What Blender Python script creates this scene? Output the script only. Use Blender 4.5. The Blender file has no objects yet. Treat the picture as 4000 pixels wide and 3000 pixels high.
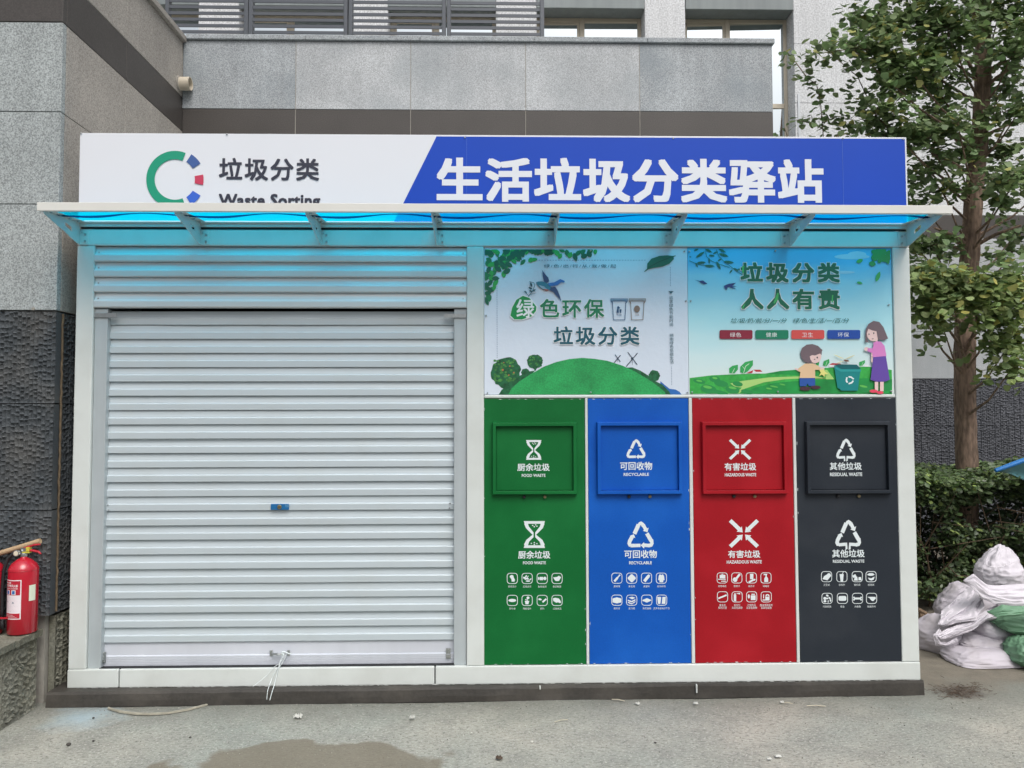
import bpy, bmesh, math, random
import numpy as np
from mathutils import Vector, noise, Matrix
random.seed(7)
RNG = np.random.default_rng(11)
C = bpy.context.scene.collection
sc = bpy.context.scene

# ------------------------------------------------------------------ camera, light, exposure
CAM = np.array([0.0, -4.27, 1.515])
YAW, PITCH, ROLL, FPX = 0.0214, 0.0435, -0.0024, 3031.0
_fw = np.array([math.sin(YAW)*math.cos(PITCH), math.cos(YAW)*math.cos(PITCH), math.sin(PITCH)])
_r0 = np.array([math.cos(YAW), -math.sin(YAW), 0.0]); _u0 = np.cross(_r0, _fw)
_rt = _r0*math.cos(ROLL) + _u0*math.sin(ROLL); _up = -_r0*math.sin(ROLL) + _u0*math.cos(ROLL)
cd = bpy.data.cameras.new('camera'); cam = bpy.data.objects.new('camera', cd); C.objects.link(cam)
cam.matrix_world = Matrix(((_rt[0], _up[0], -_fw[0], CAM[0]), (_rt[1], _up[1], -_fw[1], CAM[1]), (_rt[2], _up[2], -_fw[2], CAM[2]), (0, 0, 0, 1)))
cd.sensor_width = 36; cd.lens = FPX/4000*36; cd.clip_start = 0.05; cd.clip_end = 500
sc.camera = cam

SUN_EL, SUN_AZ = 52, 158           # degrees; azimuth clockwise from +Y
w = bpy.data.worlds.new("World"); sc.world = w; w.use_nodes = True
nt = w.node_tree; nt.nodes.clear()
wo = nt.nodes.new('ShaderNodeOutputWorld'); bg = nt.nodes.new('ShaderNodeBackground')
sky = nt.nodes.new('ShaderNodeTexSky'); sky.sky_type = 'NISHITA'; sky.sun_disc = False
sky.sun_elevation = math.radians(SUN_EL); sky.sun_rotation = math.radians(SUN_AZ)
sky.air_density = 1.0; sky.dust_density = 4.0; sky.ozone_density = 1.0
hs = nt.nodes.new('ShaderNodeHueSaturation'); hs.inputs['Saturation'].default_value = 0.30
# overcast: the cloud layer is about three times brighter overhead than at the horizon
tcw = nt.nodes.new('ShaderNodeTexCoord'); spw = nt.nodes.new('ShaderNodeSeparateXYZ'); nt.links.new(tcw.outputs['Generated'], spw.inputs[0])
mrw = nt.nodes.new('ShaderNodeMapRange'); mrw.inputs[1].default_value = 0; mrw.inputs[2].default_value = 1; mrw.inputs[3].default_value = .5; mrw.inputs[4].default_value = 3.3; nt.links.new(spw.outputs[2], mrw.inputs[0])
vmw = nt.nodes.new('ShaderNodeVectorMath'); vmw.operation = 'SCALE'
nt.links.new(sky.outputs[0], hs.inputs['Color']); nt.links.new(hs.outputs[0], vmw.inputs[0]); nt.links.new(mrw.outputs[0], vmw.inputs['Scale']); nt.links.new(vmw.outputs[0], bg.inputs[0]); nt.links.new(bg.outputs[0], wo.inputs[0])
bg.inputs[1].default_value = 0.085
sd = bpy.data.lights.new('sun', 'SUN'); sd.energy = 1.15; sd.angle = math.radians(35); sd.color = (1.0, 0.965, 0.92)
so = bpy.data.objects.new('sun', sd); C.objects.link(so)
_a, _e = math.radians(SUN_AZ), math.radians(SUN_EL)
_s = Vector((math.sin(_a)*math.cos(_e), math.cos(_a)*math.cos(_e), math.sin(_e)))
so.rotation_euler = _s.to_track_quat('Z', 'Y').to_euler(); so.location = (3, -8, 9)
sc.view_settings.view_transform = 'Standard'; sc.view_settings.look = 'None'
sc.view_settings.exposure = -0.12; sc.view_settings.gamma = 1.0; sc.view_settings.use_curve_mapping = False
sc.cycles.max_bounces = 7; sc.cycles.transparent_max_bounces = 12
sc.cycles.use_denoising = True

# ------------------------------------------------------------------ measuring: where a sight line of the photo meets a real plane
def at(px, py, Y=0.0, ax=1):
    d = _fw + (px-2000)/FPX*_rt - (py-1500)/FPX*_up
    return CAM + d*((Y-CAM[ax])/d[ax])
def X_(px, py, Y=0.0): return float(at(px, py, Y)[0])
def Z_(px, py, Y=0.0): return float(at(px, py, Y)[2])

# ------------------------------------------------------------------ materials
def lin(c):
    return tuple(((v/255)/12.92 if v/255 <= .04045 else ((v/255+.055)/1.055)**2.4) for v in c)
def alb(r, g, b, k=0.91):
    return tuple(min(0.86, v/k) for v in lin((r, g, b)))
MATS = {}
def mat(name, col, rough=.55, metal=0.0, spec=.5, var=.06, vs=2.0, grain=0.0, gs=160.0, bump=0.0, bs=60.0, dirt=None, dirt_amt=0.0, dirt_s=1.5, coord='P', attr=None, stretch=None, coat=0.0, streak=0.0):
    if name in MATS: return MATS[name]
    m = bpy.data.materials.new(name); m.use_nodes = True; n = m.node_tree; N = n.nodes; L = n.links
    b = N['Principled BSDF']; b.inputs['Roughness'].default_value = rough; b.inputs['Metallic'].default_value = metal
    b.inputs['Specular IOR Level'].default_value = spec; b.inputs['Coat Weight'].default_value = coat
    if coord == 'P':
        g = N.new('ShaderNodeNewGeometry'); v = g.outputs['Position']
    else:
        g = N.new('ShaderNodeTexCoord'); v = g.outputs['Object']
    if stretch:
        mp = N.new('ShaderNodeMapping'); mp.inputs['Scale'].default_value = stretch; L.new(v, mp.inputs[0]); v = mp.outputs[0]
    if attr:
        a = N.new('ShaderNodeAttribute'); a.attribute_name = attr; c = a.outputs['Color']
    else:
        rgb = N.new('ShaderNodeRGB'); rgb.outputs[0].default_value = (*col, 1); c = rgb.outputs[0]
    def mul(c, scale, amt, detail=3.0, lo=0.3, hi=0.7, vec=None):
        t = N.new('ShaderNodeTexNoise'); t.inputs['Scale'].default_value = scale; t.inputs['Detail'].default_value = detail; L.new(vec or v, t.inputs['Vector'])
        r = N.new('ShaderNodeMapRange'); r.inputs[1].default_value = lo; r.inputs[2].default_value = hi; r.inputs[3].default_value = 1-amt; r.inputs[4].default_value = 1+amt; L.new(t.outputs[0], r.inputs[0])
        x = N.new('ShaderNodeVectorMath'); x.operation = 'SCALE'; L.new(c, x.inputs[0]); L.new(r.outputs[0], x.inputs['Scale']); return x.outputs[0]
    if var: c = mul(c, vs, var)
    if grain: c = mul(c, gs, grain, 2.0, .35, .65)
    if streak:
        mp = N.new('ShaderNodeMapping'); mp.inputs['Scale'].default_value = (14, 14, .7); L.new(v, mp.inputs[0]); c = mul(c, 1.0, streak, 4.0, .35, .7, mp.outputs[0])
    if dirt:
        t = N.new('ShaderNodeTexNoise'); t.inputs['Scale'].default_value = dirt_s; t.inputs['Detail'].default_value = 6; L.new(v, t.inputs['Vector'])
        r = N.new('ShaderNodeMapRange'); r.inputs[1].default_value = .48; r.inputs[2].default_value = .68; r.inputs[4].default_value = dirt_amt; L.new(t.outputs[0], r.inputs[0])
        x = N.new('ShaderNodeMix'); x.data_type = 'RGBA'; L.new(r.outputs[0], x.inputs[0]); L.new(c, x.inputs[6]); x.inputs[7].default_value = (*dirt, 1); c = x.outputs[2]
    L.new(c, b.inputs['Base Color'])
    if bump:
        t = N.new('ShaderNodeTexNoise'); t.inputs['Scale'].default_value = bs; t.inputs['Detail'].default_value = 4; L.new(v, t.inputs['Vector'])
        bp = N.new('ShaderNodeBump'); bp.inputs['Strength'].default_value = bump; bp.inputs['Distance'].default_value = .01; L.new(t.outputs[0], bp.inputs['Height']); L.new(bp.outputs[0], b.inputs['Normal'])
    MATS[name] = m; return m

M_PAINT = mat('white_paint', alb(204, 209, 206), .38, var=.04, vs=3, bump=.12, bs=18, dirt=alb(150, 148, 136), dirt_amt=.16, dirt_s=4)
M_FASCIA = mat('fascia_paint', alb(216, 216, 210), .35, var=.03, vs=5)
M_SHUT = mat('shutter_metal', alb(188, 198, 203), .34, metal=.12, var=.012, vs=1.5, dirt=alb(170, 172, 160), dirt_amt=.10, dirt_s=5)
M_COVER = mat('cover_metal', alb(206, 212, 214), .3, metal=.08, var=.03, vs=2)
M_GUIDE = mat('guide_metal', alb(176, 184, 187), .4, metal=.2, var=.04, vs=8, streak=.05)
M_ZINC = mat('zinc', (.5, .52, .52), .28, metal=.9, var=.1, vs=40)
M_DARK = mat('dark_gap', (.012, .013, .015), .7)
M_BRASS = mat('brass', (.42, .34, .2), .3, metal=.9)
M_BLACK = mat('black_rubber', (.015, .015, .017), .45)
M_SIGNW = mat('sign_white', alb(222, 224, 236), .3, var=.01)
M_SIGNB = mat('sign_blue', alb(20, 70, 180), .3, spec=.35, var=.03, vs=2)
M_LETTER = mat('letter_white', alb(222, 224, 236), .3, var=.0)
M_LDARK = mat('letter_dark', alb(52, 54, 68), .35, var=.0)
M_PRINTW = mat('print_white', alb(214, 222, 224), .4, var=.0)
M_KERB = mat('wet_mortar', alb(55, 52, 48), .6, var=.16, vs=6, grain=.12, gs=60, bump=.25, bs=30, dirt=alb(96, 91, 84), dirt_amt=.3, dirt_s=5)
GRAN = dict(grain=.30, gs=150, bump=.06, bs=150)
M_GRAN = mat('grey_granite', alb(168, 171, 173), .6, var=.13, vs=2.2, dirt=alb(140, 148, 152), dirt_amt=.45, dirt_s=1.6, streak=.05, **GRAN)
M_GRAND = mat('grey_granite_dark', alb(150, 155, 158), .6, var=.14, vs=2.6, dirt=alb(122, 132, 138), dirt_amt=.6, dirt_s=1.8, streak=.07, **dict(GRAN, grain=.34))
M_GRANF = mat('grey_granite_front', alb(154, 160, 160), .6, var=.10, vs=2.2, streak=.05, **dict(GRAN, grain=.38))
M_GRANL = mat('grey_granite_side', alb(157, 152, 145), .6, var=.10, vs=2.2, streak=.04, **GRAN)
M_BAND = mat('brown_granite', alb(70, 66, 63), .45, var=.08, vs=3, grain=.18, gs=150)
M_PALE = mat('pale_granite', alb(204, 206, 208), .65, var=.07, vs=2, grain=.20, gs=55, bump=.06, bs=90, streak=.05)
M_ROUGH = mat('split_stone', alb(68, 73, 77), .75, var=.15, vs=6, grain=.15, gs=180, bump=.15, bs=90, dirt=alb(98, 88, 74), dirt_amt=.25, dirt_s=3)
M_ROUGHR = mat('split_stone_dark', alb(80, 82, 88), .8, var=.12, vs=4, grain=.2, gs=120, bump=.3, bs=90)
M_LEDGE = mat('ledge_stone', alb(116, 116, 106), .85, var=.2, vs=5, grain=.25, gs=120, bump=.6, bs=60, dirt=alb(95, 92, 70), dirt_amt=.5, dirt_s=3)
M_MORTAR = mat('mortar', alb(150, 146, 138), .9, var=.15, vs=20, bump=.3)
M_LINTEL = mat('lintel_paint', alb(128, 136, 137), .5, var=.1, vs=3, streak=.08, dirt=alb(100, 106, 106), dirt_amt=.4)
M_WFRAME = mat('window_frame_beige', alb(196, 186, 168), .45, var=.04)
M_GLASS = mat('window_glass', (.74, .80, .82), .02, var=0, metal=1.0)
M_FENCE = mat('fence_grey', alb(84, 88, 94), .42, metal=.2, var=.05)
M_BARK = mat('bark', alb(128, 108, 94), .9, var=.25, vs=9, grain=.3, gs=45, bump=1.0, bs=38, stretch=(1, 1, .28))
M_LEAF = mat('ginkgo_leaf', (0, 0, 0), .5, var=.0, attr='tone', spec=.35)
M_HLEAF = mat('hedge_leaf', (0, 0, 0), .36, var=.0, attr='tone', spec=.5)
M_TWIG = mat('twig', alb(92, 76, 60), .8, var=.2, vs=10)
M_SACK = mat('white_sack', alb(186, 180, 188), .55, var=.05, vs=5, bump=.12, bs=220, dirt=alb(150, 144, 142), dirt_amt=.45, dirt_s=6)
M_SACKL = mat('clean_sack', alb(200, 195, 202), .5, var=.05, vs=5, bump=.12, bs=220)
M_SACKG = mat('green_sack', alb(104, 142, 114), .55, var=.1, vs=6, bump=.12, bs=220)
M_RED = mat('extinguisher_red', alb(176, 26, 44), .25, var=.03, coat=.5)
M_BLUEP = mat('barrow_blue', alb(34, 110, 178), .4, var=.08, vs=8)
M_TEAL = mat('barrow_teal', alb(82, 128, 134), .6, var=.2, vs=12, dirt=alb(120, 118, 104), dirt_amt=.7, dirt_s=8)
M_WOOD = mat('raw_wood', alb(176, 150, 118), .7, var=.1, vs=12, stretch=(1, 12, 12))
M_PVC = mat('pvc', alb(196, 186, 168), .45, var=.08, vs=20)
M_CREAM = mat('yellow_plastic', alb(196, 184, 70), .4)
def cm(r, g, b, rough=.4):
    return mat('print_%d_%d_%d' % (r, g, b), alb(r, g, b), rough, var=0.03, vs=6)

# translucent blue canopy sheet
def sheet_mat(name, tint, mixw):
    m = bpy.data.materials.new(name); m.use_nodes = True; n = m.node_tree; N = n.nodes; L = n.links; N.clear()
    o = N.new('ShaderNodeOutputMaterial'); tr = N.new('ShaderNodeBsdfTransparent'); tr.inputs[0].default_value = (*tint, 1)
    tl = N.new('ShaderNodeBsdfTranslucent'); tl.inputs[0].default_value = (tint[0], tint[1]*.95, tint[2], 1)
    gl = N.new('ShaderNodeBsdfGlossy'); gl.inputs['Roughness'].default_value = .06; gl.inputs[0].default_value = (.9, .95, 1, 1)
    fr = N.new('ShaderNodeFresnel'); fr.inputs[0].default_value = 1.12
    a = N.new('ShaderNodeMixShader'); a.inputs[0].default_value = mixw; L.new(tr.outputs[0], a.inputs[1]); L.new(tl.outputs[0], a.inputs[2])
    b = N.new('ShaderNodeMixShader'); b.inputs[0].default_value = .04; L.new(a.outputs[0], b.inputs[1]); L.new(gl.outputs[0], b.inputs[2])
    L.new(b.outputs[0], o.inputs[0]); return m
M_SHEET = sheet_mat('blue_sheet', (.002, .70, 1.0), .36)
M_SHEET2 = sheet_mat('blue_sheet_reflection', (.02, .09, .24), .05)  # dark tint painted in for the reflection rippling across the sheet

# ------------------------------------------------------------------ mesh helpers
class MB:
    def __init__(s): s.v = []; s.f = []; s.col = None; s.smooth = False
    def add(s, vs, fs):
        o = len(s.v); s.v += [tuple(map(float, p)) for p in vs]; s.f += [tuple(i+o for i in f) for f in fs]; return s
    def box(s, x0, x1, y0, y1, z0, z1):
        if x0 > x1: x0, x1 = x1, x0
        if y0 > y1: y0, y1 = y1, y0
        if z0 > z1: z0, z1 = z1, z0
        return s.add([(x0, y0, z0), (x1, y0, z0), (x1, y1, z0), (x0, y1, z0), (x0, y0, z1), (x1, y0, z1), (x1, y1, z1), (x0, y1, z1)],
                     [(0, 3, 2, 1), (4, 5, 6, 7), (0, 1, 5, 4), (1, 2, 6, 5), (2, 3, 7, 6), (3, 0, 4, 7)])
    def prism(s, pts, a, b, axis='x'):
        n = len(pts)
        def P(p, t): return {'x': (t, p[0], p[1]), 'y': (p[0], t, p[1]), 'z': (p[0], p[1], t)}[axis]
        vs = [P(p, a) for p in pts] + [P(p, b) for p in pts]
        fs = [tuple(range(n)), tuple(range(2*n-1, n-1, -1))] + [(i, i+n, (i+1) % n+n, (i+1) % n) for i in range(n)]
        return s.add(vs, fs)
    def tube(s, pts, r, n=8, cap=True):
        pts = [Vector(p) for p in pts]; rs = r if isinstance(r, (list, tuple)) else [r]*len(pts)
        up = Vector((0, 0, 1)); vs = []; prev = None
        for i, p in enumerate(pts):
            d = (pts[min(i+1, len(pts)-1)]-pts[max(i-1, 0)]).normalized()
            if prev is None: a = d.cross(up if abs(d.z) < .9 else Vector((1, 0, 0))).normalized()
            else: a = (prev - d*prev.dot(d)).normalized()
            prev = a; b = d.cross(a)
            vs += [p + (a*math.cos(t)+b*math.sin(t))*rs[i] for t in [2*math.pi*k/n for k in range(n)]]
        fs = [(i*n+k, i*n+(k+1) % n, (i+1)*n+(k+1) % n, (i+1)*n+k) for i in range(len(pts)-1) for k in range(n)]
        if cap: fs += [tuple(range(n-1, -1, -1)), tuple((len(pts)-1)*n+k for k in range(n))]
        return s.add(vs, fs)
    def lathe(s, prof, cx, cy, n=24, axis='z'):
        vs = []
        for r, z in prof:
            for k in range(n):
                t = 2*math.pi*k/n
                if axis == 'z': vs.append((cx+r*math.cos(t), cy+r*math.sin(t), z))
                elif axis == 'y': vs.append((cx+r*math.cos(t), z, cy+r*math.sin(t)))
                else: vs.append((z, cx+r*math.cos(t), cy+r*math.sin(t)))
        fs = [(i*n+k, i*n+(k+1) % n, (i+1)*n+(k+1) % n, (i+1)*n+k) for i in range(len(prof)-1) for k in range(n)]
        fs += [tuple(range(n-1, -1, -1)), tuple((len(prof)-1)*n+k for k in range(n))]
        return s.add(vs, fs)
    def grid(s, P):   # P[i][j] points
        a, b = len(P), len(P[0]); vs = [p for row in P for p in row]
        return s.add(vs, [(i*b+j, i*b+j+1, (i+1)*b+j+1, (i+1)*b+j) for i in range(a-1) for j in range(b-1)])
    def mesh(s, name, mt, org):
        me = bpy.data.meshes.new(name); vs = np.array(s.v, dtype=float)-np.array(org)
        me.from_pydata(vs.tolist(), [], s.f); me.materials.append(mt)
        bm = bmesh.new(); bm.from_mesh(me); bmesh.ops.recalc_face_normals(bm, faces=bm.faces); bm.to_mesh(me); bm.free()
        if s.smooth: me.polygons.foreach_set('use_smooth', [True]*len(me.polygons))
        return me
def wloc(o):
    v = Vector((0, 0, 0))
    while o: v += o.location; o = o.parent
    return v
def obj(name, mb, mt, parent=None, label=None, cat=None, group=None, kind=None, bevel=0, solid=0, org=None, smooth=None):
    if smooth is not None: mb.smooth = smooth
    vs = np.array(mb.v); 
    if org is None: org = (vs.min(0)+vs.max(0))/2; org[2] = vs[:, 2].min()
    o = bpy.data.objects.new(name, mb.mesh(name, mt, org)); C.objects.link(o)
    o.location = Vector(org) - (wloc(parent) if parent else Vector((0, 0, 0))); o.parent = parent
    if bevel:
        m = o.modifiers.new('bevel', 'BEVEL'); m.width = bevel; m.segments = 2; m.limit_method = 'ANGLE'; m.angle_limit = math.radians(40)
    if solid:
        m = o.modifiers.new('solid', 'SOLIDIFY'); m.thickness = solid
    tag(o, label, cat, group, kind); return o
def tag(o, label=None, cat=None, group=None, kind=None):
    if label: o['label'] = label
    if cat: o['category'] = cat
    if group: o['group'] = group
    if kind: o['kind'] = kind
    return o
def thing(name, label, cat, loc=(0, 0, 0), group=None, kind=None):
    o = bpy.data.objects.new(name, None); C.objects.link(o); o.location = loc; o.empty_display_size = .1
    return tag(o, label, cat, group, kind)
def copy_tree(o, parent=None):
    c = o.copy(); C.objects.link(c); c.parent = parent
    for ch in o.children: copy_tree(ch, c)
    return c

# text -> flat mesh, cached
_tc = {}
def glyphs(body, bold=0.0, gap=1.0, shear=0.0, leading=1.0):
    k = (body, bold, gap, shear, leading)
    if k in _tc: return _tc[k]
    c = bpy.data.curves.new('t', 'FONT'); c.body = body; c.size = 1; c.offset = bold; c.space_character = gap; c.shear = shear; c.resolution_u = 2
    c.space_line = leading; c.align_x = 'CENTER'
    o = bpy.data.objects.new('t', c); C.objects.link(o); bpy.context.view_layer.update()
    me = bpy.data.meshes.new_from_object(o.evaluated_get(bpy.context.evaluated_depsgraph_get()))
    v = np.array([x.co[:2] for x in me.vertices]); f = [tuple(p.vertices) for p in me.polygons]
    bpy.data.objects.remove(o); bpy.data.curves.remove(c); bpy.data.meshes.remove(me)
    v -= v.min(0); ext = v.max(0); _tc[k] = (v, f, ext); return _tc[k]
def text_into(mb, body, box, Y, bold=0.0, gap=1.0, shear=0.0, mp=None, leading=1.0, off=0.0):
    """fit text to a pixel box (x0,y0,x1,y1) on the plane Y=0, drawn at depth Y; heavier strokes are overlaid shifted copies"""
    mp = mp or (lambda x, y: (x, y)); x0, y0 = mp(box[0], box[1]); x1, y1 = mp(box[2], box[3])
    a = at(x0, (y0+y1)/2); b = at(x1, (y0+y1)/2); t = at((x0+x1)/2, y0); d = at((x0+x1)/2, y1)
    v, f, ext = glyphs(body, 0.0, gap, shear, leading)
    nl = body.count('\n')+1; em = min((t[2]-d[2])/max(nl, 1), (b[0]-a[0])/max(1, max(len(q) for q in body.split('\n'))*.55)); w_ = bold*em; w2 = (bold+off)*em
    X = a[0]+w_+v[:, 0]/ext[0]*(b[0]-a[0]-2*w_); Z = d[2]+w_+v[:, 1]/ext[1]*(t[2]-d[2]-2*w_)
    if w2 < .0004: sh = [(0, 0)]
    else:
        q_ = w2*.92; sh = [(0, 0), (-q_, -q_), (q_, -q_), (q_, q_), (-q_, q_)]+([(0, q_), (0, -q_), (q_, 0), (-q_, 0)] if w2 > .0015 else [])
        if w2 > .006: sh += [(w2*.55*math.cos(2*math.pi*i/6), w2*.55*math.sin(2*math.pi*i/6)) for i in range(6)]
    for i, (sx, sz) in enumerate(sh):
        mb.add([(x+sx, Y-.000012*i, z+sz) for x, z in zip(X, Z)], f)
    return mb
def ident(x, y): return (x, y)
def poly_into(mb, pts, Y, mp=ident):
    ps = [at(*mp(*p)) for p in pts]; mb.k = getattr(mb, 'k', 0)+1; Y -= .000005*(mb.k % 40)
    mb.add([(p[0], Y, p[2]) for p in ps], [tuple(range(len(ps)))]); return mb
def ell(cx, cy, rx, ry, n=18, rot=0, a0=0, a1=2*math.pi):
    c, s = math.cos(rot), math.sin(rot); full = abs(a1-a0-2*math.pi) < 1e-6
    ts = [a0+(a1-a0)*k/(n if full else n-1) for k in range(n)]
    return [(cx+rx*math.cos(t)*c-ry*math.sin(t)*s, cy+rx*math.cos(t)*s+ry*math.sin(t)*c) for t in ts]
def line_into(mb, pts, wd, Y, mp=ident):
    for (x0, y0), (x1, y1) in zip(pts[:-1], pts[1:]):
        l = math.hypot(x1-x0, y1-y0) or 1; nx, ny = -(y1-y0)/l*wd/2, (x1-x0)/l*wd/2
        ex, ey = (x1-x0)/l*wd*.2, (y1-y0)/l*wd*.2
        poly_into(mb, [(x0-ex+nx, y0-ey+ny), (x1+ex+nx, y1+ey+ny), (x1+ex-nx, y1+ey-ny), (x0-ex-nx, y0-ey-ny)], Y, mp)
    return mb
def ring_into(mb, outer, inner, Y, mp=ident):
    n = len(outer); ps = [at(*mp(*p)) for p in outer+inner]
    mb.add([(p[0], Y, p[2]) for p in ps], [(i, (i+1) % n, n+(i+1) % n, n+i) for i in range(n)]); return mb
def leaf_pts(cx, cy, L, W, rot):
    c, s = math.cos(rot), math.sin(rot); out = []
    for t, h in [(-.5, 0), (-.3, .36), (0, .5), (.25, .38), (.5, 0), (.25, -.38), (0, -.5), (-.3, -.36)]:
        x, y = t*L, h*W; out.append((cx+x*c-y*s, cy+x*s+y*c))
    return out
def flat(name, mb, col, parent, label=None):
    o = obj(name, mb, col, parent, label); return o

# ================================================================== SETTING
# ground: one big sheet, finer and gently uneven where it is seen
def ground_z(x, y):
    return .006*noise.noise(Vector((x*1.3, y*1.3, 0))) + .0025*noise.noise(Vector((x*7, y*7, 3)))
gm = MB(); xs = [-450, -60, -20, -8, -4]+[-3+.06*i for i in range(134)]+[6, 8, 20, 60, 450]; ys = [-450, -60, -20, -8, -5, -3]+[-2.4+.06*i for i in range(72)]+[3, 5, 8, 20, 60, 450]
gm.grid([[(x, y, ground_z(x, y)-.002) for x in xs] for y in ys])
def ground_material():
    m = bpy.data.materials.new('worn_concrete'); m.use_nodes = True; n = m.node_tree; N = n.nodes; L = n.links; b = N['Principled BSDF']
    g = N.new('ShaderNodeNewGeometry'); P = g.outputs['Position']
    def ns(scale, det=5, vec=None, dist=0):
        t = N.new('ShaderNodeTexNoise'); t.inputs['Scale'].default_value = scale; t.inputs['Detail'].default_value = det; t.inputs['Distortion'].default_value = dist; L.new(vec or P, t.inputs['Vector']); return t.outputs[0]
    def ramp(f, a, b_, lo=0, hi=1):
        r = N.new('ShaderNodeMapRange'); r.inputs[1].default_value = a; r.inputs[2].default_value = b_; r.inputs[3].default_value = lo; r.inputs[4].default_value = hi; L.new(f, r.inputs[0]); return r.outputs[0]
    def mixc(f, a, b_):
        x = N.new('ShaderNodeMix'); x.data_type = 'RGBA'
        L.new(f, x.inputs[0])
        for s, v in ((6, a), (7, b_)):
            if isinstance(v, tuple): x.inputs[s].default_value = (*v, 1)
            else: L.new(v, x.inputs[s])
        return x.outputs[2]
    def math_(op, a, b_):
        x = N.new('ShaderNodeMath'); x.operation = op
        for s, v in ((0, a), (1, b_)):
            if isinstance(v, (int, float)): x.inputs[s].default_value = v
            else: L.new(v, x.inputs[s])
        return x.outputs[0]
    K = .74
    c = mixc(ramp(ns(1.1), .35, .65), alb(134, 139, 132, K), alb(154, 151, 141, K))
    c = mixc(ramp(ns(2.6, 8, None, .6), .48, .72, 0, .65), c, alb(122, 124, 116, K))
    c = mixc(ramp(ns(5), .45, .75, 0, .5), c, alb(120, 120, 114, K))
    mp = N.new('ShaderNodeMapping'); mp.inputs['Scale'].default_value = (1, 2.2, 1); L.new(P, mp.inputs[0])
    c = mixc(ramp(ns(38, 6, mp.outputs[0]), .50, .72, 0, .75), c, alb(98, 98, 91, K))
    c = mixc(ramp(ns(90, 3), .56, .70, 0, .6), c, alb(184, 182, 174, K))
    c = mixc(ramp(ns(75, 2, None, 1.5), .60, .70, 0, .8), c, alb(84, 84, 78, K))
    # bare brown soil to the right of the station, under the sacks and hedge
    sp = N.new('ShaderNodeSeparateXYZ'); L.new(P, sp.inputs[0])
    wob = math_('MULTIPLY', math_('SUBTRACT', ns(2.2), .5), .9)
    fx = ramp(math_('ADD', sp.outputs[0], wob), 2.30, 2.55); fy = ramp(math_('ADD', sp.outputs[1], wob), -.08, .22)
    soil = math_('MULTIPLY', fx, fy)
    c = mixc(soil, c, mixc(ramp(ns(9), .35, .7), alb(132, 120, 106, K), alb(104, 92, 78, K)))
    # dust and grime along the foot of the kerb
    d = math_('ADD', sp.outputs[1], math_('MULTIPLY', ns(6), .16))
    c = mixc(ramp(d, -.30, .03, 0, .60), c, alb(92, 92, 84, K))
    # spilt water stain with a ragged outline
    v2 = N.new('ShaderNodeVectorMath'); v2.operation = 'SUBTRACT'; L.new(P, v2.inputs[0]); cx_, cy_, _ = at(1190, 2992, 0.0, 2); v2.inputs[1].default_value = (cx_, cy_, 0)
    v3 = N.new('ShaderNodeVectorMath'); v3.operation = 'MULTIPLY'; L.new(v2.outputs[0], v3.inputs[0]); v3.inputs[1].default_value = (1/.55, 1/.26, 0)
    ln = N.new('ShaderNodeVectorMath'); ln.operation = 'LENGTH'; L.new(v3.outputs[0], ln.inputs[0])
    dd = math_('ADD', ln.outputs['Value'], math_('MULTIPLY', math_('SUBTRACT', ns(3.2, 8), .5), 1.3))
    wet = ramp(dd, .97, 1.05, 1, 0)
    c = mixc(math_('MULTIPLY', wet, .78), c, alb(104, 97, 82, K))
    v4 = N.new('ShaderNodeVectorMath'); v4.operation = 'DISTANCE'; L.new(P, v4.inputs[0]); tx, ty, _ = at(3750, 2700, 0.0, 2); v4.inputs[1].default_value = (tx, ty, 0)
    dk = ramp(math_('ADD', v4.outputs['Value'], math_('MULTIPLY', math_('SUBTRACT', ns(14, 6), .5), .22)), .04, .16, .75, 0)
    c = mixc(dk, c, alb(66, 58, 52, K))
    # pale blue overspray left of the kerb
    v5 = N.new('ShaderNodeVectorMath'); v5.operation = 'DISTANCE'; L.new(P, v5.inputs[0]); tx, ty, _ = at(330, 2800, 0.0, 2); v5.inputs[1].default_value = (tx, ty, 0)
    pb = ramp(math_('ADD', v5.outputs['Value'], math_('MULTIPLY', math_('SUBTRACT', ns(7, 6), .5), .3)), .0, .22, .6, 0)
    c = mixc(pb, c, alb(150, 172, 182, K))
    # unseen ground further out turned to asphalt, added to cut bounce onto the beam
    c = mixc(ramp(math_('ADD', sp.outputs[1], math_('MULTIPLY', wob, .3)), -2.35, -2.25, 1, 0), c, (.045, .045, .047))
    L.new(c, b.inputs['Base Color']); b.inputs['Roughness'].default_value = .88
    h = math_('ADD', math_('MULTIPLY', ns(45, 6, mp.outputs[0]), .8), math_('MULTIPLY', ns(180, 3), .4))
    bp = N.new('ShaderNodeBump'); bp.inputs['Strength'].default_value = .8; bp.inputs['Distance'].default_value = .011; L.new(h, bp.inputs['Height']); L.new(bp.outputs[0], b.inputs['Normal'])
    return m
M_GROUND = ground_material()
obj('ground', gm, M_GROUND, kind='structure', org=(0, 0, 0), smooth=True, label='worn grey concrete ground with a wet stain and brown soil patch')

XW, YF, YB, YR = -2.37, -.05, 1.558, 4.6     # side wall plane, left front face, parapet plane, rear wall plane
ZB0, ZB1, ZTOP = 3.62, 3.86, 4.40

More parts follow.
